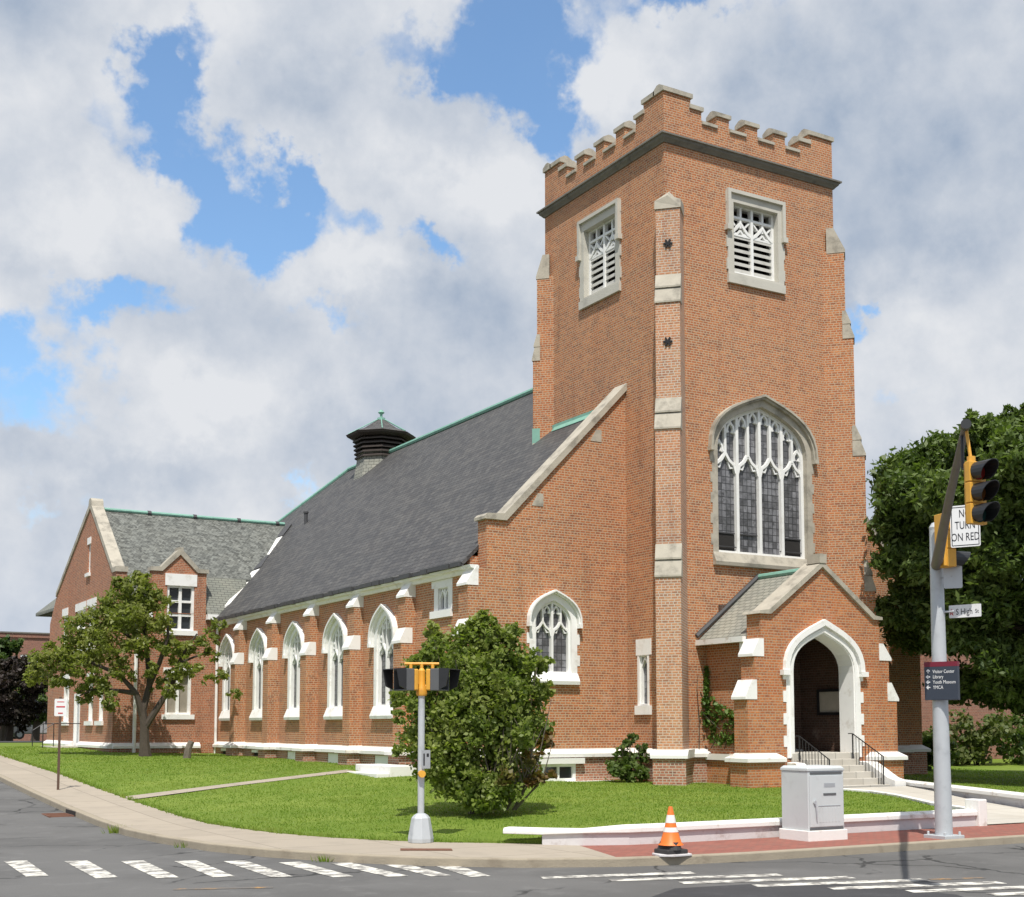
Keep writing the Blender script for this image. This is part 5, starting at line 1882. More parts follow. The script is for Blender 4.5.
sh = thing('traffic_light', 'yellow three lamp traffic light with black visors hanging at the mast arm tip', 'traffic light', (12.75, 10.45, 4.6), 'traffic lights on the mast arm pole')
hc = (12.50, 10.40, 4.90)
signal_head(sh, hc, (-.12, -.99), .255)
mb = MB()
mb.tube([(12.46, 10.46, 5.28), (12.44, 10.50, 5.66)], .020, 8)
mb.tube([(12.46, 10.46, 5.26), (12.46, 10.46, 5.34)], .05, 10)
mb.build('hanger', 'yellow', sh)
mb = MB()
mb.tube([(12.46, 10.48, 5.20), (12.50, 10.62, 5.22), (12.55, 10.66, 5.64)], .022, 8)
mb.build('clamp', 'black', sh)

s2 = thing('traffic_light', 'yellow three lamp traffic light clamped to the pole, seen from its back', 'traffic light', (18.52, 16.15, 5.0), 'traffic lights on the mast arm pole')
signal_head(s2, (18.58, 16.10, 5.47), (.96, -.28), .33, lit=('dark_lens', 'amber_lens', 'green_lens'), depth=.24)
mb = MB()
for z in (5.05, 5.85):
    mb.tube([(18.6, 16.42, z), (18.55, 16.06, z)], .03, 8)
mb.build('bracket', 'yellow', s2)

def plate_sign(root, c, dirv, w, h, m='sign_white', t=.012, r=.03):
    F = PFrame(c, dirv)
    P = []
    for (sx, sz) in ((1, -1), (1, 1), (-1, 1), (-1, -1)):
        a0 = {(1, -1): -90, (1, 1): 0, (-1, 1): 90, (-1, -1): 180}[(sx, sz)]
        for k in range(4):
            q = math.radians(a0 + 30 * k)
            P.append((sx * (w / 2 - r) + r * math.cos(q), c[2] + sz * (h / 2 - r) + r * math.sin(q)))
    mb = MB()
    mb.slab(F, P, [], -t, 0)
    mb.build('panel', m, root)
    return F
tow = Vector((-.752, -.659, 0)); rgt = Vector((.659, -.752, 0))
sg = thing('turn_sign', 'white sign reading NO TURN ON RED beside the signal pole top', 'sign', (18.80, 15.75, 5.3))
F = plate_sign(sg, (18.40, 15.62, 5.66), tow + rgt * -.25, .51, .745)
mb = MB()
mb.strip(F, [(-.23, 5.32), (-.23, 6.0), (.23, 6.0), (.23, 5.32), (-.23, 5.32)], .012, 0, .0015)
mb.build('border', 'sign_ink', sg)
for i, tx in enumerate(('NO', 'TURN', 'ON RED')):
    text(tx, .20, F, 0, 5.82 - i * .21, .002, 'sign_ink', sg, 'CENTER', sx=.66)
mb = MB()
for z in (5.5, 5.9):
    mb.tube([(18.60, 16.40, z), (18.40, 15.64, z)], .018, 6)
mb.build('bracket', 'galv', sg)

sb = thing('sign_back', 'bare grey back of a small sign below the pole mounted traffic light', 'sign', (18.66, 16.12, 4.6))
F = plate_sign(sb, (18.63, 16.12, 4.82), tow + rgt * -.1, .32, .42, 'sign_grey')
mb = MB(); mb.tube([(18.61, 16.40, 4.82), (18.625, 16.13, 4.82)], .018, 6); mb.build('bracket', 'galv', sb)

ss = thing('street_sign', 'white street name blade reading S High St on the signal pole', 'sign', (18.80, 16.1, 4.2))
F = plate_sign(ss, (18.80, 16.02, 4.20), tow * .88 + rgt * -.42, .60, .23, r=.015)
text('S High', .155, F, -.17, 4.14, .002, 'sign_ink', ss, sx=.78)
text('St', .10, F, .19, 4.155, .002, 'sign_ink', ss, sx=.9)
mb = MB()
mb.strip(F, [(-.275, 4.14), (-.25, 4.24), (-.225, 4.14), (-.29, 4.2), (-.21, 4.2)], .016, 0, .0015)
mb.build('emblem', 'sign_red', ss)
mb = MB(); mb.tube([(18.62, 16.40, 4.20), (18.70, 16.17, 4.20)], .02, 6); mb.build('bracket', 'galv', ss)

wf = thing('wayfinding_sign', 'navy wayfinding sign with maroon top strip and four lines of directions', 'sign', (18.5, 16.3, 2.6))
wd = tow + rgt * -.42
F = PFrame((18.46, 16.31, 0), wd)
mb = MB(); mb.fbox(F, -.31, .31, 2.60, 3.20, -.09, .0); mb.build('panel', 'sign_navy', wf, bevel=.006)
mb = MB(); mb.fbox(F, -.31, .31, 3.203, 3.29, -.09, .0); mb.build('top_strip', 'sign_maroon', wf)
for i, tx in enumerate(('Visitor Center', 'Library', 'Youth Museum', 'YMCA')):
    z = 3.085 - i * .095
    text(tx, .088, F, -.15, z, .0015, 'sign_white', wf, sx=.78)
    mb = MB()
    d = (0, 1, 1, 1)[i]
    if d: mb.strip(F, [(-.27, z + .03), (-.20, z + .03)], .018, 0, .0015); mb.strip(F, [(-.235, z + .06), (-.27, z + .03), (-.235, z)], .018, 0, .0015)
    else: mb.strip(F, [(-.235, z), (-.235, z + .065)], .018, 0, .0015); mb.strip(F, [(-.265, z + .035), (-.235, z + .065), (-.205, z + .035)], .018, 0, .0015)
    mb.build('arrow', 'sign_white', wf)
mb = MB()
for z in (2.72, 3.1): mb.fbox(F, -.16, .16, z, z + .05, -.30, -.088)
mb.build('bracket', 'galv', wf)

# pedestrian signal
pp = thing('pedestrian_signal_pole', 'short galvanised pedestrian signal post with yellow bracket on the sidewalk corner', 'signal pole', (10.17, 20.35, .14))
pc = (10.09, 20.40)
mb = MB(); mb.lathe(pc, [(.058, .55), (.058, 2.72)], 14); mb.build('pole', 'galv', pp, smooth=True)
mb = MB(); mb.lathe(pc, [(.22, .13), (.225, .2), (.20, .35), (.165, .55), (.12, .60), (.07, .63)], 8, rot=math.pi / 8); mb.build('base', 'galv', pp, bevel=.01)
tw = Vector((-.445, -.896, 0)); rt = Vector((.896, -.445, 0))
P3 = lambda a, b, z: (pc[0] + rt.x * a + tw.x * b, pc[1] + rt.y * a + tw.y * b, z)
mb = MB()
mb.lathe(pc, [(.085, 2.66), (.10, 2.70), (.085, 2.80), (.062, 2.86), (.062, 3.10), (.03, 3.14), (.03, 3.22)], 12)
mb.tube([P3(-.30, 0, 3.22), P3(.30, 0, 3.22)], .024, 8)
mb.tube([P3(-.26, 0, 2.83), P3(.26, 0, 2.83)], .024, 8)
for s in (-1, 1):
    mb.tube([P3(.19 * s, 0, 3.22), P3(.19 * s, 0, 3.14)], .03, 8)
mb.build('bracket', 'yellow', pp, smooth=True)
Fp = PFrame((pc[0] + rt.x * .07 + tw.x * .04, pc[1] + rt.y * .07 + tw.y * .04), tuple(tw * .8 + rt * .6)[:2])
mb = MB(); mb.fbox(Fp, -.08, .10, 1.40, 1.72, 0, .012); bs = mb.build('button_sign', 'sign_grey', pp)
mb = MB(); mb.fbox(Fp, -.05, -.02, 1.45, 1.66, .012, .0135); mb.fbox(Fp, .02, .07, 1.60, 1.66, .012, .0135); mb.build('sign_print', 'sign_ink', bs)
mb = MB()
mb.tube([P3(.0, .05, 1.31), P3(.02, .15, 1.31)], .062, 12)
mb.build('push_button', 'yellow', pp)
def ped_head(label, side):
    r = thing('pedestrian_signal', label, 'pedestrian signal', (pc[0] + rt.x * .3 * side, pc[1] + rt.y * .3 * side, 2.76), 'pedestrian signal heads on the corner post')
    c = P3(.215 * side, .05, 2.98)
    d = rt * (.85 * side) + tw * (.55 if side < 0 else .42)
    F = PFrame(c, d)
    mb = MB(); mb.fbox(F, -.205, .205, 2.75, 3.12, -.065, .02); mb.build('back_housing', 'yellow', r, bevel=.02)
    mb = MB()
    mb.slab(F, rect(-.205, .205, 2.745, 3.125), [rect(-.18, .18, 2.77, 3.10)], .02, .20)
    mb.build('housing', 'cab_dark', r, bevel=.012)
    mb = MB()
    # sloping hood
    vs = []
    for u, z, d in ((-.225, 2.76, .20), (-.225, 3.135, .20), (.225, 3.135, .20), (.225, 2.76, .20), (-.235, 2.82, .34), (-.235, 3.12, .40), (.235, 3.12, .40), (.235, 2.82, .34)):
        vs.append(F(u, z, d))
    for u, z, d in ((-.21, 2.76, .20), (-.21, 3.12, .20), (.21, 3.12, .20), (.21, 2.76, .20), (-.22, 2.82, .34), (-.22, 3.105, .40), (.22, 3.105, .40), (.22, 2.82, .34)):
        vs.append(F(u, z, d))
    fs = [(0, 1, 5, 4), (1, 2, 6, 5), (2, 3, 7, 6), (8, 12, 13, 9), (9, 13, 14, 10), (10, 14, 15, 11), (4, 5, 13, 12), (5, 6, 14, 13), (6, 7, 15, 14), (0, 4, 12, 8), (3, 11, 15, 7)]
    mb.add(vs, fs)
    mb.build('visor', 'black', r)
    mb = MB(); mb.fbox(F, -.178, .178, 2.772, 3.098, .03, .05); mb.build('display', 'dark_lens' if side < 0 else 'black', r)
ped_head('black hooded pedestrian signal turned to the left with a dull red display', -1)
ped_head('black hooded pedestrian signal turned to the right, its hood hiding the display', 1)

# parking sign on a brown post
ps = thing('parking_sign', 'small white parking sign with faded red lettering on a thin brown post', 'sign', (7.1, 36.1, .42))
px_, py_ = 7.13, 36.1
zb = street_z(py_) + .13
mb = MB()
mb.box(px_ - .03, px_ + .03, py_ - .02, py_ + .02, zb - .1, zb + 2.46); mb.build('post', 'post_brown', ps)
F = plate_sign(ps, (px_, py_ - .03, zb + 2.18), (-.25, -.97), .31, .46)
mb = MB()
mb.strip(F, [(-.09, zb + 2.33), (.09, zb + 2.33)], .022, 0, .0015)
mb.strip(F, [(-.11, zb + 2.20), (.11, zb + 2.20)], .035, 0, .0015)
mb.strip(F, [(-.06, zb + 2.03), (.06, zb + 2.03)], .03, 0, .0015)
mb.build('lettering', 'sign_red', ps, split=False)

# iron covers
dc = thing('drain_cover', 'rusty rectangular iron cover set in the sidewalk by the pedestrian signal', 'cover', (9.6, 19.1, .135))
mb = MB()
mb.poly([(9.25, 19.45, .134), (9.95, 19.0, .134), (9.86, 18.78, .134), (9.14, 19.22, .134)], (0, 0, .012))
mb.build('lid', 'rust', dc)
si = thing('storm_drain', 'dark storm drain opening under the kerb with an iron grate in the gutter', 'drain', (6.5, 30.9, .12))
mb = MB(); zz = street_z(30.9)
mb.box(6.385, 6.42, 30.4, 31.4, zz - .02, zz + .105); mb.build('mouth', 'dark', si)
mb = MB()
for i in range(8): mb.box(5.85, 6.36, 30.45 + .12 * i, 30.52 + .12 * i, street_z(30.45 + .12 * i) + .0, street_z(30.45 + .12 * i) + .012)
mb.box(5.83, 5.87, 30.42, 31.38, zz - .01, zz + .018); mb.box(6.34, 6.38, 30.42, 31.38, zz - .01, zz + .018)
mb.build('grate', 'rust', si, split=False)

# stump of an old post by the tree
st = MB()
zz = float(tz(14.05, 48))
st.tube([(14.05, 48, zz - .05), (14.10, 48, zz + .35), (14.22, 48, zz + .62)], [.15, .13, .12], 8)
o = st.build('tree_stump', 'bark_grey', None)
tag(o, 'short leaning wooden stump on the lawn beside the young tree', 'stump')

# side steps by the nave
sd = thing('side_steps', 'white concrete landing and step against the nave wall behind the big bush', 'steps', (16, 34.6, .8))
mb = MB(); mb.box(15.45, 16.28, 33.2, 35.6, .55, 1.02); mb.build('landing', 'white_old', sd, bevel=.015)
mb = MB(); mb.box(15.05, 15.44, 33.2, 36.2, .5, .82); mb.build('step', 'white_old', sd, bevel=.015)

# ---- buildings beyond
def simple_building(name, label, x0, x1, y0, y1, z0, z1, wins, mname='brick_far', cornice=.35, face='Y'):
    r = thing(name, label, 'building', ((x0 + x1) / 2, (y0 + y1) / 2, z0))
    F = FY(y0); G = FX(x0)
    mb = MB()
    hy = []; hx = []
    for (f, u0, u1, a, b) in wins:
        (hy if f == 'Y' else hx).append(rect(u0, u1, a, b))
    mb.slab(F, rect(x0, x1, z0, z1), hy, -.4, 0)
    mb.slab(G, rect(y0 + .4, y1, z0, z1), hx, -.4, 0)
    mb.box(x0 + .4, x1, y1 - .4, y1, z0, z1 - .01)
    mb.box(x1 - .4, x1, y0 + .4, y1 - .4, z0, z1 - .01)
    mb.build('wall', mname, r)
    mb = MB()
    mb.box(x0 - .12, x1 + .12, y0 - .12, y1 + .12, z1, z1 + cornice)
    mb.build('parapet', mname, r)
    mb = MB(); mb.box(x0 - .2, x1 + .2, y0 - .2, y1 + .2, z1 + cornice, z1 + cornice + .12); mb.build('coping', 'stone_dark', r)
    for (f, u0, u1, a, b) in wins:
        H = F if f == 'Y' else G
        mb = MB()
        mb.slab(H, rect(u0, u1, a, b), [rect(u0 + .12, u1 - .12, a + .12, b - .12)], -.25, -.05)
        mb.fbox(H, u0 + .1, u1 - .1, (a + b) / 2 - .05, (a + b) / 2 + .05, -.22, -.08)
        w = mb.build('window', 'white', r)
        mb = MB(); mb.fbox(H, u0 + .05, u1 - .05, a + .05, b - .05, -.2, -.17); mb.build('pane', 'pane', w)
        mb = MB(); mb.fbox(H, u0 - .1, u1 + .1, a - .18, a, -.2, .08); mb.build('sill', 'white', w)
    return r
ws = [('Y', x, x + 1.5, z, z + 1.7) for x in (17.0, 20.2, 23.4, 26.6) for z in (2.8, 6.7)]
simple_building('brick_building', 'distant flat roofed red brick block at the end of the left street', 13.5, 36, 120, 140, .8, 9.9, ws)
hws = [('Y', x, x + 1.4, 2.2, 4.4) for x in (58.5, 62.0)]
simple_building('brick_hall', 'plain shaded brick building behind the hedge and the big right hand tree', 43, 66, 42, 56, .3, 7.5, hws, 'brick_far')
# white house glimpsed behind the left trees
hs = thing('white_porch', 'small white clapboard porch glimpsed past the gable wall on the left', 'house', (20, 96, 1.2))
mb = MB(); mb.box(20.0, 27, 96, 101, 1.0, 4.6); mb.build('wall', 'white_old', hs)
mb = MB(); mb.prism([(19.6, 95.6), (27.4, 95.6), (27.4, 101.3), (19.6, 101.3)], 4.6, 6.4, [(19.6, 98.4), (27.4, 98.4), (27.4, 98.5), (19.6, 98.5)]); mb.build('roof', 'shingle_low', hs)
for x in (20.5, 22.2):
    mb = MB(); mb.fbox(FY(96), x, x + .9, 1.9, 3.6, 0, .05); w = mb.build('window', 'white', hs)
    mb = MB(); mb.fbox(FY(96), x + .1, x + .8, 2.0, 3.5, .05, .065); mb.build('pane', 'pane', w)

# parked car under the left trees
car = thing('parked_car', 'silver parked car in the dark shade of the left hand trees', 'car', (16.8, 92, 1.25))
mb = MB()
zg = 1.27
prof = [(0, .35), (0, .75), (.12, .9), (1.05, .98), (1.75, 1.42), (3.1, 1.45), (3.75, 1.05), (4.35, .98), (4.45, .7), (4.42, .35)]
G = Frame((14.6, 91.2), (1, 0), (0, 1))
mb.slab(G, [(u, zg + z) for u, z in prof], [], 0, 1.7)
body = mb.build('body', 'car', car, bevel=.08)
mb = MB()
mb.slab(G, [(1.3, zg + 1.0), (1.85, zg + 1.36), (2.35, zg + 1.38), (2.35, zg + 1.0)], [], -.012, 1.712)
mb.slab(G, [(2.45, zg + 1.0), (2.45, zg + 1.38), (3.05, zg + 1.38), (3.55, zg + 1.02)], [], -.0125, 1.7125)
mb.poly([Vector((14.6 + 1.08, 91.35, zg + 1.02)), Vector((14.6 + 1.70, 91.35, zg + 1.42)), Vector((14.6 + 1.70, 92.75, zg + 1.42)), Vector((14.6 + 1.08, 92.75, zg + 1.02))], (-.02, 0, .02))
mb.build('glass', 'pane', car)
for u in (.85, 3.55):
    for v in (91.2, 92.9):
        mb = MB(); mb.tube([(14.6 + u, v - .06, zg + .31), (14.6 + u, v + .12, zg + .31)], .31, 16); w = mb.build('wheel', 'rubber', car)
        mb = MB(); mb.tube([(14.6 + u, v - .07, zg + .31), (14.6 + u, v + .13, zg + .31)], .18, 12); mb.build('rim', 'galv', w)
for v in (91.4, 92.5):
    mb = MB(); mb.box(14.585, 14.65, v, v + .35, zg + .62, zg + .76); mb.build('headlight', 'sign_white', car, bevel=.01)

sheet('driveway', [(8.25, 70.5), (16, 70.5), (26, 71.5)], [(8.25, 76), (16, 76), (26, 76)], lambda p: float(tz(p[0], p[1])), 'asphalt_new', lift=.03)

# ------------------------------------------------------------------ trees and plants
RT = Vector((.863, -.504, 0)); TW = Vector((-.504, -.863, 0))
def leaf_quads(C, size, aspect=1.5, up=.35):
    """one small folded leaf (4 points) for every centre"""
    n = len(C)
    d = nr.normal(size=(n, 3)); d /= np.linalg.norm(d, axis=1)[:, None]
    nn = nr.normal(size=(n, 3)); nn[:, 2] = np.abs(nn[:, 2]) + up
    a = np.cross(d, nn); a /= np.linalg.norm(a, axis=1)[:, None] + 1e-9
    s = (size * nr.uniform(.65, 1.3, n))[:, None]
    L = d * s * aspect * .5; Wd = a * s * .5
    V = np.stack([C - L, C + Wd + L * .1, C + L, C - Wd + L * .1], axis=1)
    return V.reshape(-1, 3)

def clump_points(cl, per, rough=.9):
    """cl: (x, y, z, rx, ry, rz, weight). Twigs spread in the outer part of each clump and leaves around each twig"""
    out = []
    for (x, y, z, rx, ry, rz_, w) in cl:
        k = max(6, int(per * w / 22))
        v = nr.normal(size=(k, 3)); v /= np.linalg.norm(v, axis=1)[:, None]
        r = nr.uniform(.35, 1.0, k)**.6
        tw = v * r[:, None] * np.array([rx, ry, rz_]) + np.array([x, y, z])
        m = nr.integers(12, 32, k)
        idx = np.repeat(np.arange(k), m)
        sg = .21 * min(rx, rz_) * rough
        out.append(tw[idx] + nr.normal(size=(len(idx), 3)) * np.array([sg, sg, sg * .7]) + (v[idx] * nr.uniform(-.5, .3, len(idx))[:, None] * sg * 2))
    return np.concatenate(out)

def loc(base, a, b, z):
    """a to the right, b away, z up from the base"""
    return (base[0] + RT.x * a - TW.x * b, base[1] + RT.y * a - TW.y * b, base[2] + z)

def make_tree(name, label, cat, base, limbs, clumps, per, size, leaf, bark, group=None, kids=None, aspect=1.5):
    r = thing(name, label, cat, base, group)
    mb = MB()
    for pts, rad in limbs:
        mb.tube([loc(base, *p) for p in pts], rad, 8)
    o = mb.build('trunk', bark, r, smooth=True, split=False)
    cl = [(*loc(base, a, b, z), ra, ra, rzz, w) for a, b, z, ra, rzz, w in clumps]
    P = clump_points(cl, per)
    keep = P[:, 2] > base[2] + .03
    fast_mesh('crown', leaf_quads(P[keep], size, aspect), 4, leaf, r, base)
    return r

# the leafy bush behind the pedestrian signal
bb = (12.95, 23.5, float(tz(12.95, 23.5)))
limbs = []
ends = []
for i in range(13):
    a = nr.uniform(-1, 1); b = nr.uniform(-.8, .8); h = nr.uniform(2.2, 3.6)
    pts = [(a * .15, b * .15, -.05), (a * .55 + nr.normal() * .08, b * .4, h * .35), (a * 1.05 + nr.normal() * .1, b * .75, h * .7), (a * 1.25, b * .9, h)]
    limbs.append((pts, [.045, .032, .02, .008]))
for i in range(16):
    a = nr.uniform(.1, 1.5); h = nr.uniform(1.0, 2.3)
    limbs.append(([(a * .5, -.5, .1), (a * .8 + .1, -.75, h * .5), (a * .95 + nr.normal() * .2, -.95, h)], [.022, .015, .006]))
cl = [(-.15, 0, 3.55, .42, .55, .8), (-.75, .1, 3.2, .5, .6, 1), (.35, .1, 3.35, .5, .6, 1), (.95, .1, 3.0, .5, .55, .9), (-1.35, 0, 2.75, .42, .5, .7), (-.2, -.3, 2.8, .7, .6, 1.4), (.55, -.3, 2.45, .7, .6, 1.3),
      (-1.0, -.1, 2.3, .6, .6, 1.2), (1.25, 0, 2.35, .45, .5, .8), (-.3, -.6, 2.0, .7, .6, 1.3), (.5, -.6, 1.7, .7, .6, 1.0), (-1.15, -.1, 1.55, .6, .55, 1.1), (1.2, -.1, 1.6, .5, .5, .6),
      (-.6, -.5, 1.2, .7, .6, 1.2), (.25, -.6, .9, .7, .55, .9), (-1.1, 0, .85, .5, .45, .7), (.95, -.3, .9, .6, .5, .5), (.2, -.9, .45, .55, .4, .8), (.75, -.8, .5, .5, .4, .6), (-.4, -.5, .5, .6, .4, .6),
      (0, .7, 2.4, .9, 1.0, 1.5), (-.6, .8, 1.4, .8, .9, 1.0), (.7, .8, 1.5, .8, .9, 1.0), (1.65, 0, 1.75, .25, .2, .12), (-1.75, 0, 2.3, .22, .2, .15), (.05, 0, 3.95, .22, .3, .3), (-1.0, 0, 3.65, .22, .3, .25), (.75, 0, 3.6, .22, .3, .25)]
for i in range(46):
    q = nr.uniform(0, 2 * np.pi); zz = nr.uniform(.5, 3.7)
    rr = 1.75 * math.sqrt(max(.1, 1 - ((zz - 1.9) / 2.15)**2)) * nr.uniform(.95, 1.18)
    cl.append((rr * math.cos(q), rr * math.sin(q) * .75, zz + .1, .16, .2, .10))
for i in range(16):
    q = nr.uniform(0, 2 * np.pi); r_ = nr.uniform(.1, 1.3)
    x_, y_ = r_ * math.cos(q), r_ * math.sin(q) * .8
    zt_ = 3.9 - .55 * r_ + nr.uniform(-.1, .35)
    limbs.append(([(x_ * .7, y_ * .7, 2.4), (x_, y_, zt_)], [.014, .004]))
    cl += [(x_ * 1.0, y_, zt_ - .1, .11, .22, .07), (x_ * .95, y_, zt_ - .5, .16, .25, .10)]
bush = make_tree('bush', 'big broadleaved bush with many stems on the lawn behind the pedestrian signal', 'bush', bb, limbs, [(q[0] * (.84 if q[0] > 0 else .95) * min(1, .62 + .28 * q[2]), q[1], q[2], q[3] * .86, q[4] * .9, q[5]) for q in cl], 1500, .076, 'leaf_bush', 'bark_grey', aspect=1.4)
P = clump_points([(*loc(bb, a, b, z), r_, r_, r_ * .8, w) for a, b, z, r_, w in ((1.25, -.6, .75, .35, .5), (1.1, -.8, 1.1, .3, .3), (.6, -1.1, .9, .3, .3), (1.45, -.3, 1.5, .3, .3))], 130)
fast_mesh('turning_leaves', leaf_quads(P, .10), 4, 'leaf_red', bush, bb)

# young tree in front of the parish house
tb = (13.05, 50.2, float(tz(13.05, 50.2)))
limbs = [([(.05, 0, -.1), (0, 0, .5), (-.02, 0, 1.2), (-.12, 0, 1.9)], [.27, .19, .165, .14]),
         ([(-.1, 0, 1.5), (-.3, -.2, 2.4), (-.9, -.4, 3.1), (-2.0, -.6, 3.6), (-3.2, -.5, 3.6)], [.13, .11, .085, .06, .03]),
         ([(-.1, 0, 1.7), (.1, .2, 2.8), (-.1, .3, 4.2), (-.3, .3, 5.8), (-.2, .2, 6.8)], [.14, .12, .09, .06, .02]),
         ([(.0, 0, 1.1), (.5, 0, 1.9), (1.0, .1, 2.8), (1.3, .1, 3.8), (1.9, .1, 4.7)], [.14, .12, .09, .06, .03]),
         ([(.1, .2, 2.8), (.6, -.3, 3.6), (.9, -.3, 4.6), (.8, -.2, 5.4)], [.12, .09, .06, .02]),
         ([(-.3, -.2, 2.4), (-1.0, -.2, 2.5), (-1.9, -.4, 2.55), (-2.4, -.4, 2.3)], [.1, .08, .05, .02]),
         ([(-.1, .3, 4.2), (-1.2, .3, 4.9), (-2.3, .2, 5.2)], [.09, .06, .02]),
         ([(1.3, .1, 3.6), (2.3, .1, 4.0), (3.0, .1, 3.9)], [.05, .03, .01])]
cl = [(-.45, 0, 6.45, .85, .6, 1.1), (-1.25, .2, 6.0, .8, .65, 1.1), (.25, .2, 6.0, .7, .6, .9), (-.5, .2, 5.7, .8, .6, .9), (-1.8, 0, 5.3, .8, .65, 1.0), (-.6, -.6, 5.2, .9, .7, 1.2), (.5, -.3, 5.1, .6, .55, .6), (-2.7, 0, 4.8, .75, .65, .9),
      (-1.7, -.6, 4.3, .85, .65, 1.0), (-.2, -.6, 4.3, .7, .55, .8), (.9, -.2, 4.2, .6, .45, .55), (1.5, 0, 4.1, .5, .4, .4), (2.3, 0, 4.5, .5, .4, .32), (2.7, 0, 5.0, .35, .35, .16), (-3.2, -.2, 4.0, .75, .6, .9), (-2.3, -.5, 3.5, .75, .6, .9),
      (-4.0, 0, 3.5, .65, .6, .8), (-4.4, 0, 2.9, .4, .4, .35), (-3.1, -.2, 3.0, .55, .5, .6), (-1.8, -.5, 2.7, .6, .5, .6), (-1.2, -.6, 2.1, .45, .45, .4), (-2.3, -.2, 2.4, .4, .5, .4), (-.8, -.4, 3.3, .5, .45, .45),
      (.3, -.5, 3.3, .4, .35, .25), (1.2, -.2, 3.2, .45, .4, .35), (1.8, 0, 3.4, .4, .35, .2), (2.5, 0, 3.9, .4, .35, .12), (3.0, 0, 3.2, .35, .35, .08), (2.4, 0, 2.9, .4, .35, .08), (1.0, -.3, 2.5, .4, .4, .25), (3.4, 0, 2.4, .3, .3, .04), (-1.0, 1.2, 5.1, 1.0, .9, .9), (-2.4, 1.2, 4.2, 1.0, .9, .8), (.3, 1.2, 4.6, .7, .7, .4), (-.3, 0, 6.95, .4, .3, .3), (-1.0, 0, 6.7, .4, .3, .3)]
make_tree('young_tree', 'spreading green tree with forked dark trunk on the lawn before the parish house', 'tree', tb, limbs, [(q[0], q[1], q[2], q[3] * .92, q[4] * .85, q[5]) for q in cl] + [(a_, nr.uniform(-.8, .8), nr.uniform(2.6, 5.9 - .55 * abs(a_ + .5)), .3, .45, .12) for a_ in np.linspace(-3.9, 2.2, 26)], 980, .088, 'leaf_tree', 'bark', aspect=2.0)

# big dark tree on the right
rb = (34.0, 24.3, float(tz(34.0, 24.3)))
limbs = [([(0, 0, -.2), (0, 0, 1.5), (-.2, 0, 3.5), (-.3, 0, 6.0), (0, 0, 9.5)], [.55, .45, .38, .25, .06])]
for i in range(16):
    q = i * 2.4; z0 = 2.2 + .4 * i; L = 5.2 - .25 * i
    limbs.append(([(0, 0, z0), (L * .45 * math.cos(q), L * .45 * math.sin(q), z0 + .7), (L * math.cos(q), L * math.sin(q), z0 + .9)], [.16, .09, .02]))
cl = []
for i in range(150):
    th = nr.uniform(0, 2 * np.pi); ph = nr.uniform(-.62, 1)
    rr = nr.uniform(.72, 1.0)
    rad = 5.9 * math.sqrt(max(.10, 1 - abs(ph * .95)**3.4)) * rr
    ca_, cb_ = rad * math.cos(th), rad * math.sin(th)
    if ca_ < -4.6 and ph < -.15: continue
    cl.append((ca_, cb_, 6.5 + 4.1 * ph * rr, nr.uniform(.8, 1.25), nr.uniform(.5, .8), nr.uniform(.7, 1.2)))
for i in range(30):
    th = nr.uniform(0, 2 * np.pi); r0 = nr.uniform(0, 3.6)
    cl.append((r0 * math.cos(th), r0 * math.sin(th), nr.uniform(3.5, 8.5), 1.4, 1.1, .8))
for i in range(34):
    th = nr.uniform(0, 2 * np.pi); r0 = nr.uniform(.5, 4.6)
    zz = 6.3 + 4.5 * math.sqrt(max(0, 1 - (r0 / 5.4)**2)) + nr.uniform(.1, .5)
    cl.append((r0 * math.cos(th), r0 * math.sin(th), zz, .22, .5, .22))
for a, b, z, r_ in ((-5.4, .8, 5.2, .8), (-5.6, 0, 6.6, .8), (-5.7, 0, 7.6, .8), (-5.5, 0, 8.6, .8), (-5.0, .3, 9.3, .8), (-4.2, 0, 9.8, .8), (-3.2, 0, 10.1, .8), (-2.2, 0, 10.3, .7), (-2.8, -1, 2.9, .9), (-1.6, -1.5, 2.6, 1.0), (-.4, -2, 2.5, 1.0), (.8, -1.5, 2.6, 1.0), (-3.4, 2, 3.0, .9), (-2, 2.5, 2.8, 1.0), (-.6, 2.5, 2.6, 1.0), (.6, 2, 2.6, 1.0), (-4.6, -1, 8.2, .9), (-4.9, -1, 6.4, .9), (-4.4, -1.2, 4.4, .8), (-3.4, -2, 3.6, .8)):
    cl.append((a, b, z, r_, .6, .9))
for i in range(40):
    t = nr.random()
    a = -5.6 + 7.5 * t
    z = 8.4 + 2.3 * min(1, t * 2.2)**.6 + nr.uniform(-.1, .55)
    cl.append((a, nr.uniform(-1.5, 1.5), z, .16, .42, .14))
make_tree('shade_tree', 'large dense dark green tree to the right of the porch', 'tree', rb, limbs, cl, 2400, .098, 'leaf_dark', 'bark', aspect=2.4)

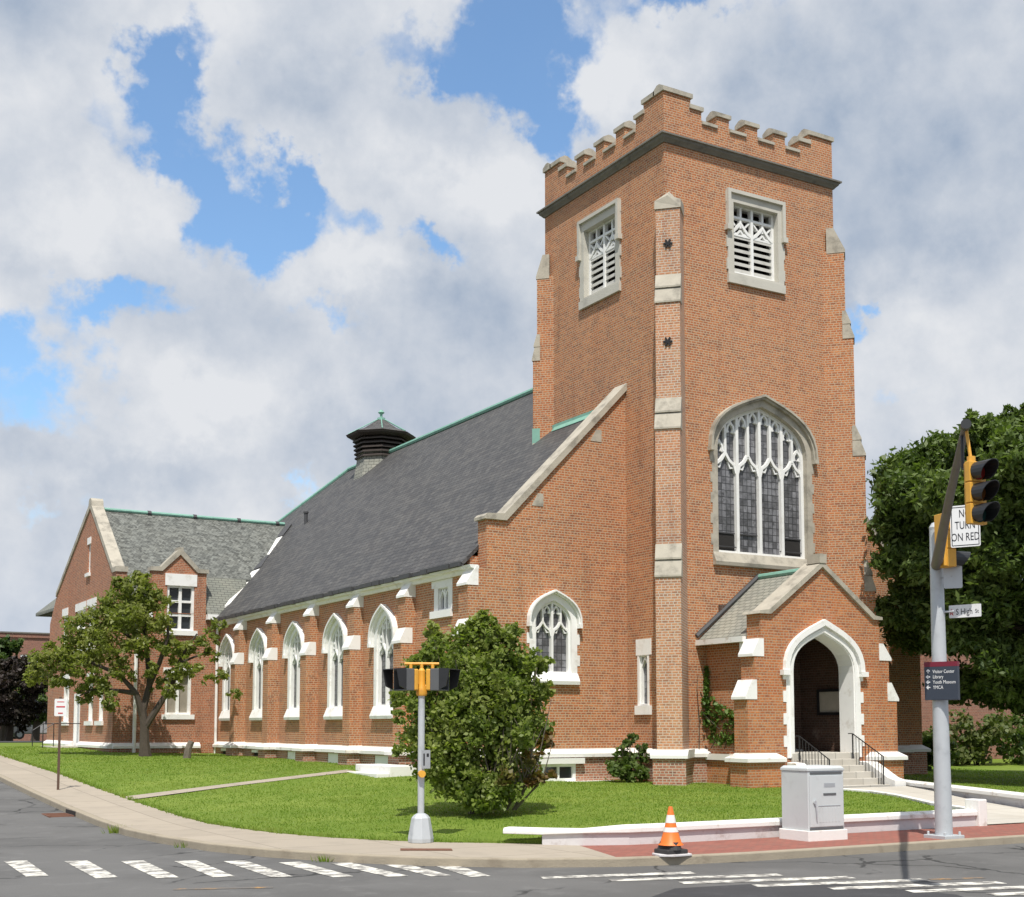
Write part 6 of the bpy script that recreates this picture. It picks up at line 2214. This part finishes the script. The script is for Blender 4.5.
# trees at the far left
def far_tree(label, base, h, r, leaf, n, size, trunk=1.4, group='trees at the end of the left street'):
    limbs = [([(0, 0, -.2), (.1, 0, trunk), (0, 0, h * .75)], [.3, .22, .05])]
    for i in range(6):
        q = i * 1.05
        limbs.append(([(0, 0, trunk + .3 * i), (r * .6 * math.cos(q), r * .6 * math.sin(q), trunk + 1 + .5 * i)], [.1, .03]))
    cl = []
    for i in range(n):
        th = nr.uniform(0, 2 * np.pi); ph = nr.uniform(-.9, 1)
        rad = r * math.sqrt(max(.06, 1 - ph * ph)) * nr.uniform(.55, 1)
        cl.append((rad * math.cos(th), rad * math.sin(th), trunk * .8 + (h - trunk * .8) * (.5 + .45 * ph), r * .32, r * .26, 1))
    make_tree('street_tree', label, 'tree', base, limbs, cl, 420, size * .7, leaf, 'bark', group)
far_tree('dark purple leaved tree at the left edge beyond the parking sign', (12.6, 78, 1.25), 4.6, 1.9, 'leaf_purple', 40, .22, 1.0)
far_tree('green tree rising behind the purple leaved one at the left edge', (13.9, 88, 1.25), 6.6, 2.0, 'leaf_far', 40, .26, 1.4)
far_tree('low dark green tree beside the gable wall of the parish house', (15.5, 86, 1.25), 3.6, 1.2, 'leaf_dark', 24, .20, 1.2)
# small shrub at the tower foot, hedge on the right
def shrub(name, label, cat, base, cl, per, size, leaf, group=None):
    limbs = []
    for i in range(7):
        a, b = nr.uniform(-.5, .5, 2)
        m = max(c[2] for c in cl) * .9
        limbs.append(([(a * .2, b * .2, -.04), (a * .6, b * .6, m * .5), (a, b, m)], [.025, .016, .006]))
    r = thing(name, label, cat, base, group)
    mb = MB()
    for pts, rad in limbs: mb.tube([loc(base, *p) for p in pts], rad, 6)
    mb.build('stems', 'bark', r, split=False)
    P = clump_points([(*loc(base, a, b, z), ra, ra, rz_, w) for a, b, z, ra, rz_, w in cl], per)
    P = P[P[:, 2] > base[2] + .02]
    fast_mesh('foliage', leaf_quads(P, size), 4, leaf, r, base)
sbp = (21.25, 29.95, float(tz(21.25, 29.95)))
shrub('shrub', 'small round shrub against the brick between front wall and tower buttress', 'shrub', sbp,
      [(-.2, 0, .45, .42, .38, 1), (.2, 0, .45, .42, .38, 1), (0, -.2, .3, .5, .3, 1), (-.1, 0, .95, .25, .3, .5), (.1, 0, 1.2, .16, .22, .2), (.4, 0, 1.0, .16, .2, .2)], 380, .10, 'leaf_dark')
for i, (x, y, h, w, lf, lab) in enumerate(((37.0, 33.5, 1.5, 1.1, 'leaf_dark', 'dark clipped bush beside the right corner of the church'), (41.5, 37.0, 1.7, 1.3, 'leaf_hedge', 'green bush right of the signal pole on the shaded lawn'),
                                            (43.4, 36.6, 2.3, 1.6, 'leaf_hedge', 'tall reddish green bush before the shaded brick hall'), (46.2, 36.4, 2.4, 1.7, 'leaf_dark', 'dark bush deepest in the shade at the right edge'), (49.5, 37.5, 2.6, 1.9, 'leaf_dark', 'rightmost dark bush along the brick hall'))):
    base = (x, y, float(tz(x, y)))
    shrub('shrub', lab, 'shrub', base, [(nr.uniform(-w, w) * .6, nr.uniform(-w, w) * .4, h * nr.uniform(.2, .75), w * .42, h * .28, 1) for k in range(14)], 170, .15, lf, 'bushes along the hall on the right')

# creeper climbing the tower beside the porch
iv = thing('creeper', 'green creeper climbing the brick in the corner between tower and porch', 'climbing plant', (23.25, 28.7, 1.5))
mb = MB()
stems = [[(22.98, 28.95, 1.5), (23.0, 28.95, 2.3), (22.93, 28.95, 3.2), (22.97, 28.95, 3.6)], [(23.2, 28.7, 1.52), (23.25, 28.3, 2.0), (23.1, 28.94, 2.5)], [(23.26, 28.2, 1.5), (23.26, 28.0, 1.9), (23.27, 28.4, 2.4)]]
for s_ in stems: mb.tube(s_, [.014, .011, .008, .005][:len(s_)], 5)
mb.build('stems', 'bark', iv, split=False)
pts = []
for k in range(260):
    t = nr.random()
    pts.append((23.28 - abs(nr.normal()) * (.03 + .10 * (1 - t)), 28.96 - abs(nr.normal()) * .06, 2.2 + 1.6 * t + nr.normal() * .04))
for k in range(750):
    t = nr.random()**.8
    y = 28.95 - 1.55 * t
    zm_ = 2.45 - .35 * t
    h_ = .52 * (1 - t)**.5 + .16
    e_ = nr.uniform(-1, 1)
    if abs(e_) < .45 and t > .3 and nr.random() < .75: continue
    pts.append((23.29 - abs(nr.normal()) * .06, y, zm_ - .12 + e_ * h_ + nr.normal() * .05))
fast_mesh('foliage', leaf_quads(np.array(pts), .085), 4, 'leaf_ivy', iv, (23.25, 28.7, 1.5))

# weeds in the kerb and tufts along edges
def weeds(label, x, y, n, h, group='weeds growing along the kerb'):
    z = street_z(y) + (.0 if x < 8 else .0)
    V = []
    for i in range(n):
        a = nr.uniform(0, 6.28); r = abs(nr.normal()) * .12
        bx, by = x + r * math.cos(a), y + r * math.sin(a)
        q = nr.uniform(0, 6.28); w = .012
        l = nr.uniform(0, .1)
        V += [(bx - w * math.cos(q), by - w * math.sin(q), z), (bx + w * math.cos(q), by + w * math.sin(q), z), (bx + l * math.cos(a), by + l * math.sin(a), z + nr.uniform(.5, 1) * h)]
    o = fast_mesh('weed', np.array(V), 3, 'blade', None)
    tag(o, label, 'weed', group)
weeds('tuft of grass in the gutter left of the crosswalk', 6.42, 26.6, 90, .2)
weeds('tuft of grass in the gutter nearest the crosswalk', 6.78, 22.9, 60, .15)
weeds('tuft of grass in the kerb joint by the pedestrian signal', 7.95, 19.45, 40, .14)
